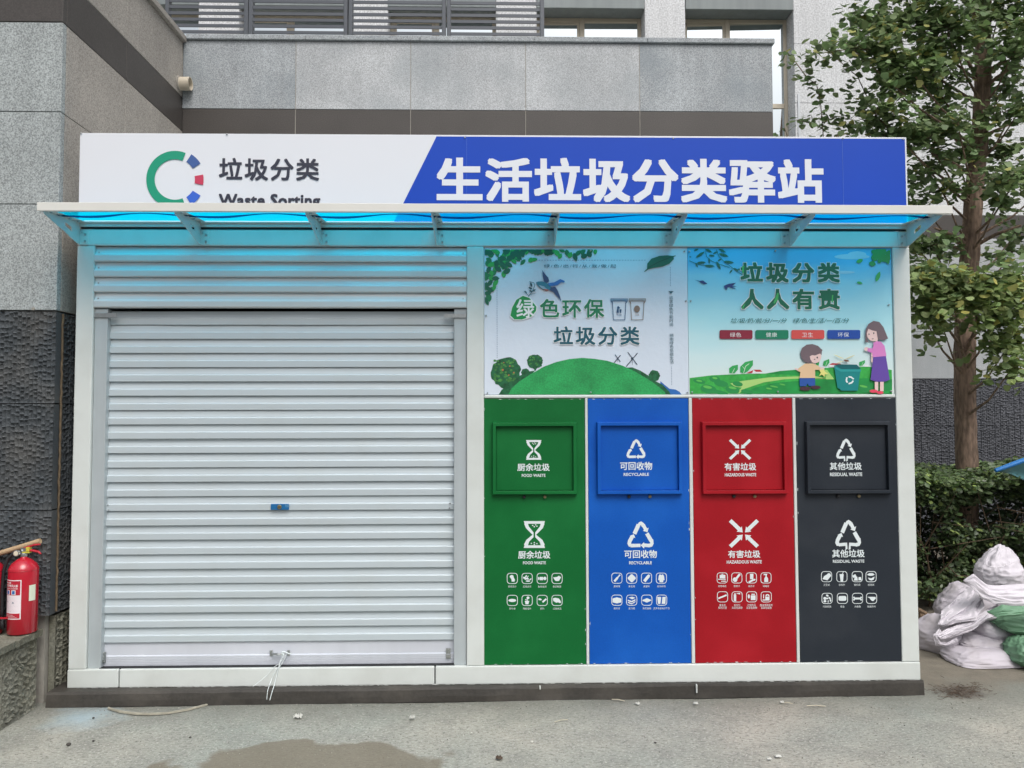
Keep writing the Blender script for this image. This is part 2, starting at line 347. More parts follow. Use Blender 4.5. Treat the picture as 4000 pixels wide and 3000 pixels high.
# split-faced stone: real relief, vertical grooves crossed by chipped pits
def split_face(w, h, step, seed, depth=.009, pitch=.023):
    nx, nz = max(2, int(w/step)), max(2, int(h/step)); r = np.random.default_rng(seed)
    x = np.linspace(0, w, nx+1); z = np.linspace(0, h, nz+1); D = np.zeros((nz+1, nx+1))
    ncol = int(w/pitch)+2; cols = []
    for c in range(ncol):
        zz = 0; ev = []
        while zz < h:
            L = r.uniform(.014, .045); ev.append((zz, zz+L, r.uniform(.25, 1.0), r.uniform(-.3, .3))); zz += L+r.uniform(0, .006)
        cols.append(ev)
    for i, xv in enumerate(x):
        c = int(xv/pitch); u = xv/pitch-c; ridge = abs(u-.5)*2   # 1 at column edge
        for (a, b, dp, tl) in cols[c]:
            j0, j1 = np.searchsorted(z, a), np.searchsorted(z, b)
            if j1 > j0:
                t = (z[j0:j1]-a)/(b-a); D[j0:j1, i] = np.maximum(D[j0:j1, i], (1-ridge**3)*(.35+dp*1.5*np.sin(np.pi*np.clip(t+.1*np.sin(i), 0, 1))**.6))
    D = D*depth+r.normal(0, depth*.05, D.shape)
    D[:, 0] = depth*.6; D[:, -1] = depth*.6
    return x, z, D
def split_slab(name, mt, parent, x0, x1, z0, z1, plane, out, step, seed, axis='x', depth=.009, th=.06):
    """slab whose rough face lies at coordinate `plane`, facing direction `out` (-1 = -Y, +1 = +X)"""
    depth *= .95; x, z, D = split_face(x1-x0, z1-z0, step, seed, depth); P = []
    for j in range(len(z)):
        row = []
        for i in range(len(x)):
            if axis == 'x': row.append((x0+x[i], plane - out*D[j, i], z0+z[j]))
            else: row.append((plane - out*D[j, i], x0+x[i], z0+z[j]))
        P.append(row)
    m = MB(); m.grid(P); b = plane - out*(depth*1.2)
    if axis == 'x': m.box(x0+.001, x1-.001, b, plane-out*th, z0+.001, z1-.001)
    else: m.box(b, plane-out*th, x0+.001, x1-.001, z0+.001, z1-.001)
    return obj(name, m, mt, parent)
G = .004
# --- left granite building
LB = thing('granite_building', 'grey granite building corner at left, rough split stone below smooth slabs', 'building', (-3.2, 0, 0))
core = MB(); core.box(-4.6, XW-.045, YF+.045, 5.2, 0, ZTOP-.03); obj('wall_core', core, M_MORTAR, LB)
fx = [XW, -3.27, -4.17, -4.6]
zr = [2.10, 2.68, 3.19, 3.69, 3.95, ZTOP-.03]
for i in range(3):
    for j in range(5):
        m = MB(); m.box(fx[i+1]+G, fx[i]-(G if i else .0), YF, YF+.04, zr[j]+G/2, zr[j+1]-G/2); obj('slab', m, M_BAND if j == 3 else M_GRANF, LB, bevel=.003)
sy = [YF+.042, .62, 1.50+.055]
zs = [2.10, 2.68, 3.19, ZB0, ZB1, ZTOP-.03]
sy = [YF+.042, .68, 1.555, 2.4, 3.3, 4.2, 5.2]
zs = [2.10, 2.68, 3.19, 3.69, 3.95, ZTOP-.03]
for i in range(len(sy)-1):
    for j in range(5):
        m = MB(); m.box(XW-.04, XW, sy[i]+G/2, sy[i+1]-G/2, zs[j]+G/2, zs[j+1]-G/2); obj('slab', m, M_BAND if j == 3 else M_GRANL, LB, bevel=.003)
for (a, b) in ((-.1, .9), (.9, 1.9), (1.9, 2.9), (2.9, 4.0), (4.0, 5.2)):
    m = MB(); m.box(-4.62, XW+.03, a+G/2, b-G/2, ZTOP-.03, ZTOP+.012); obj('coping', m, M_GRANL, LB, bevel=.004)
split_slab('split_stone', M_ROUGH, LB, XW-.62, XW-.002, 1.60, 2.095, YF, -1, .0045, 1)
split_slab('split_stone', M_ROUGH, LB, XW-.62, XW-.004, 1.03, 1.595, YF, -1, .0045, 2)
split_slab('split_stone', M_ROUGH, LB, XW-.62, XW-.002, .47, 1.025, YF, -1, .0045, 3)
split_slab('split_stone', M_ROUGH, LB, XW-1.5, XW-.625, .47, 1.595, YF, -1, .012, 4)
split_slab('split_stone', M_ROUGH, LB, XW-1.5, XW-.625, 1.60, 2.095, YF, -1, .012, 5)
for k, (a, b) in enumerate(((1.60, 2.095), (1.03, 1.595), (.47, 1.025))):
    split_slab('split_stone', M_ROUGH, LB, YF+.065, .35, a, b, XW, 1, .007, 20+k, 'y', th=.04)
    split_slab('split_stone', M_ROUGH, LB, .355, 1.55, a, b, XW, 1, .02, 30+k, 'y', th=.04)
m = MB(); pts = []
for j in range(150):
    z = .48+j*.0108; pts.append((XW+.002+.004*noise.noise(Vector((z*30, 0, 1))), YF+.062+.004*noise.noise(Vector((z*22, 5, 1))), z))
m.tube(pts, .006, 6); obj('mortar_seam', m, mat('old_mortar', alb(98, 84, 66), .95, var=.3, vs=30), LB)
m = MB(); m.lathe([(.009, YF-.003), (.009, YF+.0)], *at(131, 1206, YF)[[0, 2]], n=12, axis='y'); obj('drill_hole', m, M_MORTAR, LB)
# corner plinth stone beside the station and thin soffit gap
split_slab('plinth_stone', M_LEDGE, LB, YF+.07, .42, .0, .455, XW+.012, 1, .009, 41, 'y', depth=.016, th=.05)

# --- low ledge wall in front of it
LW = thing('ledge_wall', 'low rough stone garden wall with a pitted coping, holding the red extinguisher', 'wall', (-2.8, -1.6, 0))
ZL = .405
m = MB(); m.box(-3.3, -2.436, -3.6, -.075, 0, ZL-.035); obj('wall_core', m, M_MORTAR, LW)
yy = [-3.6, -2.75, -1.9, -1.05, -.075]
for i in range(4):
    split_slab('wall_stone', M_LEDGE, LW, yy[i]+.004, yy[i+1]-.004, .0, ZL-.034, -2.405, 1, .011 if i > 1 else .03, 50+i, 'y', depth=.016, th=.03)
yc = [-3.62, -2.6, -1.75, -.9, -.055]
for i in range(4):
    n1, n2 = 26, 90 if i > 1 else 20; P = []
    for a in range(n1+1):
        row = []
        for b in range(n2+1):
            x = -3.32+(.925)*a/n1; y = yc[i]+.003+(yc[i+1]-yc[i]-.006)*b/n2
            hz = noise.noise(Vector((x*38, y*38, i)))*.006+noise.noise(Vector((x*90, y*90, i+5)))*.003
            if a == n1: x += .008*noise.noise(Vector((y*40, 2, 1)))
            row.append((x, y, ZL+hz))
        P.append(row)
    m = MB(); m.grid(P)
    edge = [(P[n1][b][0], P[n1][b][1]) for b in range(n2+1)]
    m.grid([[P[n1][b] for b in range(n2+1)], [(e[0]-.004, e[1], ZL-.034) for e in edge]])
    m.box(-3.32, -2.402, yc[i]+.004, yc[i+1]-.004, ZL-.034, ZL-.008)
    obj('coping', m, M_LEDGE, LW)

# --- terrace wall behind the station
TW = thing('terrace_wall', 'grey granite terrace parapet with brown band running behind the blue and white sign', 'wall', (0, YB, 0))
XE = 2.14
bx = [XW+.002, -1.515, -.643, .234, 1.110, XE]
m = MB(); m.box(XW+.002, XE-.042, YB+.042, YB+.36, 0, ZTOP-.012); obj('wall_core', m, M_MORTAR, TW)
m = MB(); m.box(XW+.002, XE-.042, YB+.36, YR, 3.72, 3.9); obj('terrace_floor', m, M_MORTAR, TW)
zz = [0, .9, 1.6, 2.10, 2.68, 3.19, ZB0, ZB1, ZTOP-.012]
for i in range(5):
    for j in range(8):
        mm = M_BAND if j == 6 else ((M_GRAND if i in (0, 4) else M_GRAN) if j > 2 else M_ROUGHR)
        m = MB(); m.box(bx[i]+G/2, bx[i+1]-G/2, YB+(.002 if j == 6 else 0), YB+.04, zz[j]+G/2, zz[j+1]-G/2); obj('slab', m, mm, TW, bevel=.002)
    if i: 
        m = MB(); m.box(bx[i]-.0022, bx[i]+.0022, YB+.0005, YB+.03, 2.7, ZTOP-.014); obj('mortar_joint', m, M_MORTAR, TW)
for j in range(8):
    m = MB(); m.box(XE-.04, XE, YB+.042, YR-.002, zz[j]+G/2, zz[j+1]-G/2); obj('slab', m, M_BAND if j == 6 else M_GRAN, TW)
cxs = [XW+.03, -1.44, -.57, .30, 1.17, XE+.015]
for i in range(5):
    m = MB(); m.box(cxs[i]+.001, cxs[i+1]-.001, YB-.022, YB+.38, ZTOP-.010, ZTOP+.028); obj('coping', m, M_GRAND, TW, bevel=.004)

# --- rear building with windows
RB = thing('rear_building', 'pale stone building behind with beige framed windows under grey lintels', 'building', (2, YR, 0))
m = MB(); m.box(-6, 16, YR+.6, YR+.8, 0, 9.2); obj('wall_core', m, mat('room_dark', (.03, .03, .032), .9), RB)
def rz(py): return Z_(3300, py, YR)
zt = rz(43)
wins = [(X_(2677-581*k, 60, YR), X_(3099-581*k, 60, YR)) for k in range(5)]   # right to left
rows = [(0, .9), (.9, rz(1662)), (rz(1662), rz(1480)), (rz(1480), rz(1297)), (rz(1297), rz(1110)), (rz(1110), rz(930)), (rz(930), rz(840)), (rz(840), rz(635)), (rz(635), rz(403)), (rz(403), rz(173)), (rz(173), rz(-60)), (rz(-60), 7.4), (7.4, 8.3), (8.3, 9.2)]
xr = [wins[0][1], X_(3790, 900, YR), 7.3, 9.0, 11.0, 13.5, 16.0]
for i in range(6):
    for j, (a, b) in enumerate(rows):
        if j in (1, 2) and i < 2:
            split_slab('split_stone', M_ROUGHR, RB, xr[i]+.003, xr[i+1]-.003, a+.003, b-.003, YR, -1, .0085, 70+j+i*3, depth=.012)
        else:
            m = MB(); m.box(xr[i]+G/2, xr[i+1]-G/2, YR, YR+.3, a+.002, b-.002)
            obj('slab', m, M_BAND if j == 6 else (M_ROUGHR if j < 3 else (M_GRAN if j < 6 else M_PALE)), RB, bevel=.004)
# pillars between windows (slabs)
for k in range(4):
    x0, x1 = wins[k+1][1], wins[k][0]
    for (a, b) in rows[7:]:
        m = MB(); m.box(x0+.002, x1-.002, YR, YR+.3, a+.002, b-.002); obj('slab', m, M_PALE, RB, bevel=.004)
m = MB(); m.box(-6, wins[4][0]-.002, YR, YR+.3, 3.4, 9.2); obj('slab', m, M_PALE, RB)
for k, (x0, x1) in enumerate(wins):
    m = MB(); m.box(x0+.002, x1-.002, YR-.012, YR+.3, zt, zt+.95); obj('lintel', m, M_LINTEL, RB, bevel=.006)
    m = MB(); m.box(x0+.002, x1-.002, YR, YR+.3, zt+.954, 9.2); obj('slab', m, M_PALE, RB)
    m = MB(); m.box(x0+.002, x1-.002, YR, YR+.3, 0, 2.6); obj('slab', m, M_PALE, RB)
    yw = YR+.21; W = MB(); t = .045; zs0, zs1 = 2.6, zt-.002; zt2 = Z_(3040, 414, yw); xm = x0+(x1-x0)*.44
    for (a, b) in ((x0, x0+t), (xm-.03, xm+.03), (x1-t, x1)): W.box(a+.002, b-.002, yw, yw+.05, zs0, zs1)
    for (a, b) in ((x0+t, xm-.03), (xm+.03, x1-t)):
        for (c, d) in ((zs0, zs0+t), (zt2-.028, zt2+.028), (zs1-t, zs1)): W.box(a, b, yw+.002, yw+.05, c, d)
    # opening sash inside the left light
    W.box(x0+t+.001, x0+t+.03, yw+.01, yw+.045, zs0+t, zs1-t); W.box(xm-.06, xm-.031, yw+.01, yw+.045, zs0+t, zs1-t); W.box(x0+t, xm-.06, yw+.01, yw+.045, zs1-t-.03, zs1-t-.001)
    wn = obj('window', W, M_WFRAME, RB, bevel=.003)
    for (a, b) in ((x0+t, xm-.03), (xm+.03, x1-t)):
        for (c, d) in ((zs0+t, zt2-.028), (zt2+.028, zs1-t)):
            m = MB(); m.box(a-.004, b+.004, yw+.024, yw+.030, c-.004, d+.004); pn_ = obj('pane', m, M_GLASS, wn); pn_.rotation_euler = (0, 0, math.radians(-1.6 if k == 0 else .3*(k-2)))
    for sx in ((x0+.0, x0+.0015), (x1-.0015, x1-.0)):
        m = MB(); m.box(sx[0], sx[1], YR+.015, YR+.3, 2.62, zt-.003); obj('reveal', m, M_PALE, RB)
# downpipe/edge strip at the right reveal
m = MB(); m.box(wins[0][1]+.03, wins[0][1]+.055, YR-.012, YR-.001, 2.6, 5.3); obj('edge_strip', m, mat('strip', alb(200, 204, 208), .4), RB)

# --- louvre fence on the parapet
LF = thing('louvre_fence', 'dark grey louvred metal fence standing on the granite parapet', 'fence', (0, 1.75, ZTOP+.028))
YFN = 1.72; z0f = ZTOP+.028
pxs = [(650, 664), (957, 973), (975, 991), (1345, 1360), (1364, 1379), (1727, 1742), (1746, 1761), (2109, 2125)]
pX = [(X_(a, 80, YFN), X_(b, 80, YFN)) for a, b in pxs]
zf1 = z0f+.78
for a, b in pX:
    m = MB(); m.box(a, b, YFN-.03, YFN+.03, z0f, zf1); obj('post', m, M_FENCE, LF, bevel=.003)
for k in range(4):
    a, b = pX[2*k][1], pX[2*k+1][0]
    for (c, d) in ((z0f+.004, z0f+.028), (zf1-.03, zf1-.002)):
        m = MB(); m.box(a+.0005, b-.0005, YFN-.018, YFN+.018, c, d); obj('rail', m, M_FENCE, LF, bevel=.002)
    for j in range(14):
        z = z0f+.052+j*.0495
        m = MB(); m.prism([(YFN-.020, z-.016), (YFN-.016, z-.017), (YFN+.020, z+.012), (YFN+.017, z+.015), (YFN-.018, z-.010)], a+.001, b-.001, 'x'); m.box(a+.001, b-.001, YFN-.022, YFN-.0175, z-.016, z+.008)
        obj('slat', m, M_FENCE, LF)
# two air conditioner condensers standing behind the fence
def condenser(px, label):
    x = X_(px, 80, 2.55); t = thing('air_conditioner', label, 'air conditioner', (x, 2.55, 3.9), 'air conditioners behind the louvre fence')
    m = MB(); m.box(x-.46, x+.46, 2.4, 2.8, 3.95, 4.72); obj('casing', m, mat('ac_grey', alb(170, 178, 186), .5), t, bevel=.02)
    m = MB()
    for r in (.10, .17, .24, .31): m.lathe([(r, 2.385), (r, 2.375), (r+.012, 2.375), (r+.012, 2.385)], x-.08, 4.34, 32, 'y')
    for a in range(8):
        q = a*math.pi/4; m.tube([(x-.08+.03*math.cos(q), 2.382, 4.34+.03*math.sin(q)), (x-.08+.32*math.cos(q), 2.382, 4.34+.32*math.sin(q))], .006, 5)
    obj('fan_grille', m, M_BLACK, t)
    m = MB(); m.lathe([(.33, 2.398), (.33, 2.39)], x-.08, 4.34, 32, 'y'); obj('fan_opening', m, M_DARK, t)
    for s in (-.38, .34):
        m = MB(); m.box(x+s, x+s+.04, 2.42, 2.78, 3.9, 3.95); obj('foot', m, M_FENCE, t)
condenser(935, 'grey air conditioner condenser with black fan grille behind the left of the louvre fence')
condenser(1745, 'grey air conditioner condenser with black fan grille behind the right of the louvre fence')

# --- pvc outlet pipe from the side wall
p = at(700, 327, XW, 0)
PP = thing('drain_pipe', 'short beige plastic pipe stub sticking out of the granite side wall', 'pipe', tuple(p))
m = MB(); m.lathe([(.049, XW-.03), (.049, XW+.085), (.044, XW+.085), (.044, XW-.03)], p[1], p[2], 28, 'x'); m.smooth = False; obj('pipe', m, M_PVC, PP)
m = MB(); m.lathe([(.058, XW-.002), (.058, XW+.010), (.0495, XW+.012), (.0495, XW-.002)], p[1], p[2], 28, 'x'); obj('collar', m, M_MORTAR, PP)
m = MB(); m.lathe([(.0435, XW+.02), (.0435, XW+.021)], p[1], p[2], 28, 'x'); obj('bore', m, M_DARK, PP)

# ================================================================== THE STATION
ST = thing('waste_sorting_station', 'white framed waste sorting kiosk with roller shutter, blue canopy and four coloured bin doors', 'kiosk', (0, 0, 0))
XL, XR_, ZB, ZP, ZG, ZBM, ZBT = -2.293, 2.325, .075, .172, 1.621, 2.466, 2.556
XA, XM0, XM1, XD = -2.199, -.158, -.063, 2.228
DEP = 1.25
# plinth of dark mortar, slightly uneven
P = []
nP = 120
for prof in ((-.075, 0), (-.072, .03), (-.066, .062), (-.058, .074), (.02, .0755)):
    row = []
    for i in range(nP+1):
        x = -2.365+(2.335+2.365)*i/nP; k = (i/nP)
        off = prof[0]*(1-.72*k) if prof[0] < 0 else prof[0]
        zz_ = prof[1]+(.004*noise.noise(Vector((x*6, prof[1]*9, 0))) if 0 < prof[1] < .0755 else 0)
        row.append((x, off+.003*noise.noise(Vector((x*4, prof[1]*20, 2))), zz_))
    P.append(row)
m = MB(); m.grid(P); m.box(-2.364, 2.334, .0, DEP, 0, .0745); obj('plinth', m, M_KERB, ST)
m = MB()
for i in range(170):        # white paint runs and drips over the mortar edge
    x = random.uniform(-2.25, 2.32); hgt = random.uniform(.001, .005)*(2.2 if x > .6 and random.random() < .25 else 1); wd = random.uniform(.006, .05)
    pts = [(x+wd*t, ZB+.001-hgt*math.sin(math.pi*t)*random.uniform(.6, 1.2)) for t in (0, .2, .45, .7, 1)]+[(x+wd, ZB+.004), (x, ZB+.004)]
    m.prism(pts, -.0028, .0, 'y')
for (px, y0, y1) in ((2109, 2668, 2692), (2719, 2672, 2708)):
    a = at(px, y0, -.03); b = at(px, y1, -.05); m.box(a[0]-.003, a[0]+.003, -.045 if px > 2500 else -.055, -.03, b[2], ZB)
obj('paint_drips', m, M_PAINT, ST, kind='stuff')
# frame
def bar(name, x0, x1, z0, z1, y0=0.0, y1=.09, mt=M_PAINT, bv=.005):
    m = MB(); m.box(x0, x1, y0, y1, z0, z1); return obj(name, m, mt, ST, bevel=bv)
bar('post', XL, XA, ZP+.001, ZBM-.001); bar('post', XM0, XM1, ZP+.001, ZBM-.001); bar('post', XD, XR_, ZP+.001, ZBM-.001)
bar('top_beam', XL, XR_, ZBM, ZBT)
j1, j2 = X_(465, 2650), X_(1699, 2640)
bar('bottom_beam', XL-.001, j1-.003, ZB, ZP, -.004); bar('bottom_beam', j1+.003, j2-.003, ZB, ZP, -.004); bar('bottom_beam', j2+.003, XR_+.001, ZB, ZP, -.004)
m = MB(); m.box(XL+.01, XR_-.01, .092, .10, ZB, ZP-.01); obj('beam_backing', m, M_DARK, ST)
bar('poster_rail', XM1+.001, XD-.001, ZG+.002, 1.641, .004, .09)
# body panels
m = MB(); m.box(XL+.012, XL+.03, .092, DEP, ZB, 2.62); obj('side_panel', m, M_PAINT, ST)
m = MB(); m.box(XR_-.03, XR_-.012, .092, DEP, ZB, 2.62); obj('side_panel', m, M_PAINT, ST)
m = MB(); m.box(XL+.012, XR_-.012, DEP+.001, DEP+.02, ZB, 2.62); obj('back_panel', m, M_PAINT, ST)
m = MB(); m.box(XL+.012, XR_-.012, .10, DEP, 2.622, 2.66); obj('roof', m, M_PAINT, ST)
m = MB(); m.box(XM0+.03, XM1-.03, .092, DEP-.02, ZB, 2.6); obj('partition', m, M_PAINT, ST)
m = MB(); m.box(XL+.04, XM0, .7, .72, ZB, 2.6); obj('inner_wall', m, M_DARK, ST)

# ---- sign board
ZS0, ZS1 = 2.600, 3.094
m = MB(); m.box(XL, XR_, .004, .05, ZS0, ZS1); SG = obj('sign_board', m, M_SIGNW, ST, bevel=.002)
m = MB(); ZE = .0035
def dz(px, py, dx=0, dzz=0):
    q = at(px, py); return (q[0]+dx, q[2]+dzz)
rim = .010
pb = [(X_(1705, 530), ZS1-rim), (XR_-rim, ZS1-rim), (XR_-rim, ZS0), (X_(1538, 868), ZS0)]
m.add([(x, .0022, z) for x, z in pb], [(0, 1, 2, 3)]); obj('blue_field', m, M_SIGNB, SG)
m = MB(); text_into(m, '生活垃圾分类驿站', (1705, 617, 3218, 791), .0006, bold=.036, gap=1.05); obj('lettering', m, M_LETTER, SG)
m = MB(); text_into(m, '垃圾分类', (855, 617, 1247, 705), .0006, bold=.022, gap=1.12); obj('lettering', m, M_LDARK, SG)
m = MB(); text_into(m, 'Waste Sorting', (854, 757, 1251, 822), .0006, bold=.036, gap=1.02); obj('lettering', m, M_LDARK, SG)
# emblem: open green ring and three blocks
def arc_block(a0, a1, r0, r1, n):
    return ell(683, 701, r1, r1, n, 0, a0, a1)+ell(683, 701, r0, r0, n, 0, a0, a1)[::-1]
R_ = math.radians
m = MB(); o_ = ell(683, 701, 112, 112, 40, 0, R_(68), R_(292)); i_ = ell(683, 701, 79, 79, 40, 0, R_(68), R_(292))
ps = [at(*p) for p in o_+i_]; m.add([(p[0], .0006, p[2]) for p in ps], [(i, i+1, 41+i, 40+i) for i in range(39)]); obj('emblem', m, cm(24, 148, 116), SG)
for (a0, a1, col, r0, r1) in ((-57, -32, (62, 92, 150), 82, 118), (-10, 11, (196, 60, 88), 78, 112), (32, 57, (54, 100, 200), 82, 118)):
    m = MB(); poly_into(m, arc_block(R_(a0), R_(a1), r0, r1, 6), .0006); obj('emblem_block', m, cm(*col), SG)
for px in (1823, 3293):
    x = X_(px, 660); m = MB(); m.box(x-.0008, x+.0008, .0012, .003, ZS0+.02, ZS1-.012); obj('seam', m, cm(70, 108, 196), SG)
for px, py in ((316, 520), (886, 524), (1816, 537), (2630, 540), (3293, 541), (3528, 543)):
    q = at(px, py); m = MB(); m.lathe([(.0045, .002), (.0045, -.001), (.002, -.003)], q[0], q[2], 10, 'y'); obj('rivet', m, M_ZINC, SG)

# ---- canopy
CN = thing('canopy', None, None); CN.parent = ST
YC, XC0, XC1 = -.385, -2.29, 2.345
zc0, zc1 = Z_(2000, 829, YC), Z_(2000, 796, YC)
m = MB(); m.box(XC0, XC1, YC, YC+.022, zc0, zc1); m.box(XC0, XC1, YC+.0225, YC+.06, zc1-.006, zc1-.002); obj('fascia', m, M_FASCIA, CN, bevel=.004)
m = MB(); zch = ZBT+.012
m.box(XL+.01, XR_-.01, -.010, .003, zch, zch+.028); m.box(XL+.01, XR_-.01, -.024, -.0105, zch+.020, zch+.028); obj('wall_channel', m, M_PAINT, CN, bevel=.002)
m = MB(); m.box(XL+.02, XR_-.02, -.002, .003, ZBT+.001, zch-.001); obj('shadow_gap', m, M_DARK, CN)
bX = [X_(px, 925) for px in (306, 782, 1252, 1704, 2166, 2626, 3086, 3549)]
bX[0] = XL+.012; bX[-1] = XR_-.012
zin, zout = zch+.030, zc0+.018
def top_z(y): return zin+(zout-zin)*(y/-.37)
for i, x in enumerate(bX):
    s = 1 if i < 4 else -1          # flange side, towards the middle
    m = MB(); yo = -.345
    outl = [(-.002, top_z(0)-.006), (yo, top_z(yo)-.006), (yo, top_z(yo)-.022), (-.20, ZBT-.040), (-.17, ZBT-.046), (-.030, ZBT-.085), (-.002, ZBT-.085)]
    hole = [(-.085, ZBT-.012), (-.150, ZBT+.002), (-.150, ZBT-.018), (-.085, ZBT-.034)]
    ov = [(x, *p) for p in outl]; hv = [(x, *p) for p in hole]; th = .004*s
    # blade as bmesh face with a slot, extruded
    bm = bmesh.new(); A = [bm.verts.new(v) for v in ov]; B = [bm.verts.new(v) for v in hv]
    E1 = [bm.edges.new((A[k], A[(k+1) % 7])) for k in range(7)]; E2 = [bm.edges.new((B[k], B[(k+1) % 4])) for k in range(4)]
    bmesh.ops.triangle_fill(bm, use_beauty=True, edges=E1+E2)
    bm.verts.index_update(); base = [tuple(v.co) for v in bm.verts]; fc = [tuple(v.index for v in f.verts) for f in bm.faces]; bm.free()
    m.add(base, fc); m.add([(a[0]+th, a[1], a[2]) for a in base], [f[::-1] for f in fc])
    for lo in (ov, hv):
        n_ = len(lo); m.add(lo+[(a[0]+th, a[1], a[2]) for a in lo], [(k, (k+1) % n_, n_+(k+1) % n_, n_+k) for k in range(n_)])
    # top flange the sheet is screwed to, and the wall plate
    m.add([(x, -.004, top_z(0)-.002), (x+.038*s, -.004, top_z(0)-.002), (x+.038*s, yo, top_z(yo)-.002), (x, yo, top_z(yo)-.002), (x, -.004, top_z(0)-.0055), (x+.038*s, -.004, top_z(0)-.0055), (x+.038*s, yo, top_z(yo)-.0055), (x, yo, top_z(yo)-.0055)],
          [(0, 1, 2, 3), (4, 7, 6, 5), (0, 4, 5, 1), (1, 5, 6, 2), (2, 6, 7, 3), (3, 7, 4, 0)])
    m.box(x, x+.052*s, -.005, -.001, ZBT-.086, ZBT-.006)
    obj('bracket', m, M_PAINT, CN)
    m = MB()
    for (dx, dz_) in ((.034, -.030), (.034, -.068), (.016, -.022)): m.lathe([(.006 if dx > .02 else .003, -.005), (.006 if dx > .02 else .003, -.010)], x+dx*s, ZBT+dz_, 8, 'y')
    for y in (-.05, -.13, -.22, -.31):
        m.lathe([(.007, top_z(y)-.006), (.007, top_z(y)-.012)], x+.018*s, y, 8, 'z')
    obj('bolts', m, M_ZINC, CN)
edges = [XL+.006]+[(a) for a in bX[1:-1]]+[XR_-.006]
for i in range(7):
    a, b = edges[i]+.004, edges[i+1]-.004; n1, n2 = 28, 14; P = []
    for u in range(n1+1):
        row = []
        for v in range(n2+1):
            x = a+(b-a)*u/n1; y = -.026+(YC+.023+.026)*v/n2; t = u/n1
            z = top_z(y)+.004*math.sin(math.pi*t)*math.sin(2*math.pi*t+i)*math.sin(math.pi*v/n2)
            row.append((x, y, z))
        P.append(row)
    m = MB(); m.grid(P); m.smooth = True; obj('blue_sheet', m, M_SHEET, CN)
    # dark wavy strip under each sheet: a painted reflection, the darker rippling line
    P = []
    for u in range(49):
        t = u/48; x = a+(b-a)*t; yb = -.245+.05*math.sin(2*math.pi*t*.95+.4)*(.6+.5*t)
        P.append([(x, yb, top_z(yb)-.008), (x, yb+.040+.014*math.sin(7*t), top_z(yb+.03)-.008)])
    m = MB(); m.grid(P); m.smooth = True; obj('painted_reflection', m, M_SHEET2, CN)

# ---- fixed cover slats over the shutter head
def bowed(prof, x0, x1, seed, amp):
    xs_ = np.linspace(x0, x1, 57); n_ = len(prof); vs = []
    for x in xs_:
        d = amp*(noise.noise(Vector((x*2.3, seed*3.1, 0)))*1.6+noise.noise(Vector((x*7, seed*5.7, 2)))*.6)
        vs += [(x, p[0]+(d if p[0] < .021 else 0), p[1]) for p in prof]
    m = MB(); m.add(vs, [(i*n_+j, (i+1)*n_+j, (i+1)*n_+(j+1) % n_, i*n_+(j+1) % n_) for i in range(56) for j in range(n_)]+[tuple(range(n_)), tuple(56*n_+j for j in range(n_))]); return m
CV = thing('shutter_cover', None, None); CV.parent = ST
zt_, zb_ = ZBM-.002, Z_(1000, 1203, -.0)
n4 = 4; pt = (zt_-zb_-.004)/n4
for k in range(n4):
    z = zb_+.002+k*pt
    prof = [(.030, z), (.004, z+.001), (.000, z+.006), (-.002, z+.034), (.002, z+.040), (.012, z+.046), (.018, z+pt*.75), (.022, z+pt-.001), (.034, z+pt-.001), (.034, z)]
    m = bowed(prof, XA+.001, XM0-.001, 30+k, .0016); obj('cover_slat', m, M_COVER, CV)
    m = MB()
    for x in (XA+.02, XM0-.02): m.lathe([(.004, .019), (.004, .010)], x, z+pt*.62, 8, 'y')
    obj('screw', m, M_ZINC, CV)

# ---- roller shutter
RS = thing('roller_shutter', None, None); RS.parent = ST
YS = .058
gL = (XA+.002, X_(418, 1400, .02)); gR = (X_(1774, 1400, .02), XM0-.002); ztg = zb_-.002
for a, b in (gL, gR):
    m = MB(); m.box(a, b, .018, .075, ZP+.001, ztg); obj('guide_rail', m, M_GUIDE, RS, bevel=.002)
zl0 = Z_(1100, 2506, YS); pitch = (Z_(1100, 1272, YS)-zl0)/22
S0 = None
def bowed(prof, x0, x1, seed, amp):      # a rolled sheet profile with slight bows and dents along its length
    xs_ = np.linspace(x0, x1, 57); n_ = len(prof); vs = []
    for x in xs_:
        d = amp*(noise.noise(Vector((x*2.3, seed*3.1, 0)))*1.6+noise.noise(Vector((x*7, seed*5.7, 2)))*.6)
        vs += [(x, p[0]+(d if p[0] < .009 else 0), p[1]+(d*.4 if .003 < p[1] < p[1]+1 and p[0] < .002 else 0)) for p in prof]
    m = MB(); m.add(vs, [(i*n_+j, (i+1)*n_+j, (i+1)*n_+(j+1) % n_, i*n_+(j+1) % n_) for i in range(56) for j in range(n_)]+[tuple(range(n_)), tuple(56*n_+j for j in range(n_))]); return m
sx0, sx1 = gL[1]-.004, gR[0]+.004
prof = [(.008, 0.0), (.0065, .003), (-.0075, .004), (-.009, .0065), (-.009, .038), (-.0075, .0405), (-.001, .0445), (.002, .060), (.0035, pitch+.001), (.014, pitch+.001), (.014, 0)]
for k in range(23):
    z = zl0+k*pitch
    if S0 is None:
        S0 = [obj('slat', bowed(prof, sx0, sx1, v, .0006), M_SHUT, RS, org=(0, 0, 0)) for v in range(4)]; S0.append(obj('slat', bowed(prof, sx0, sx1, 9, .0035), M_SHUT, RS, org=(0, 0, 0)))
    if k < 4: o = S0[k]
    elif k == 22: o = S0[4]
    else:
        o = S0[(k*7+k//3) % 4].copy(); C.objects.link(o)
    o.location = (0, YS+.0012*math.sin(k*2.1)+random.uniform(-.0008, .0008), z); o.rotation_euler = (random.uniform(-.025, .025), random.uniform(-.0004, .0004), random.uniform(-.0004, .0004))
m = MB(); zr0 = Z_(1000, 2600, YS); h = zl0-zr0
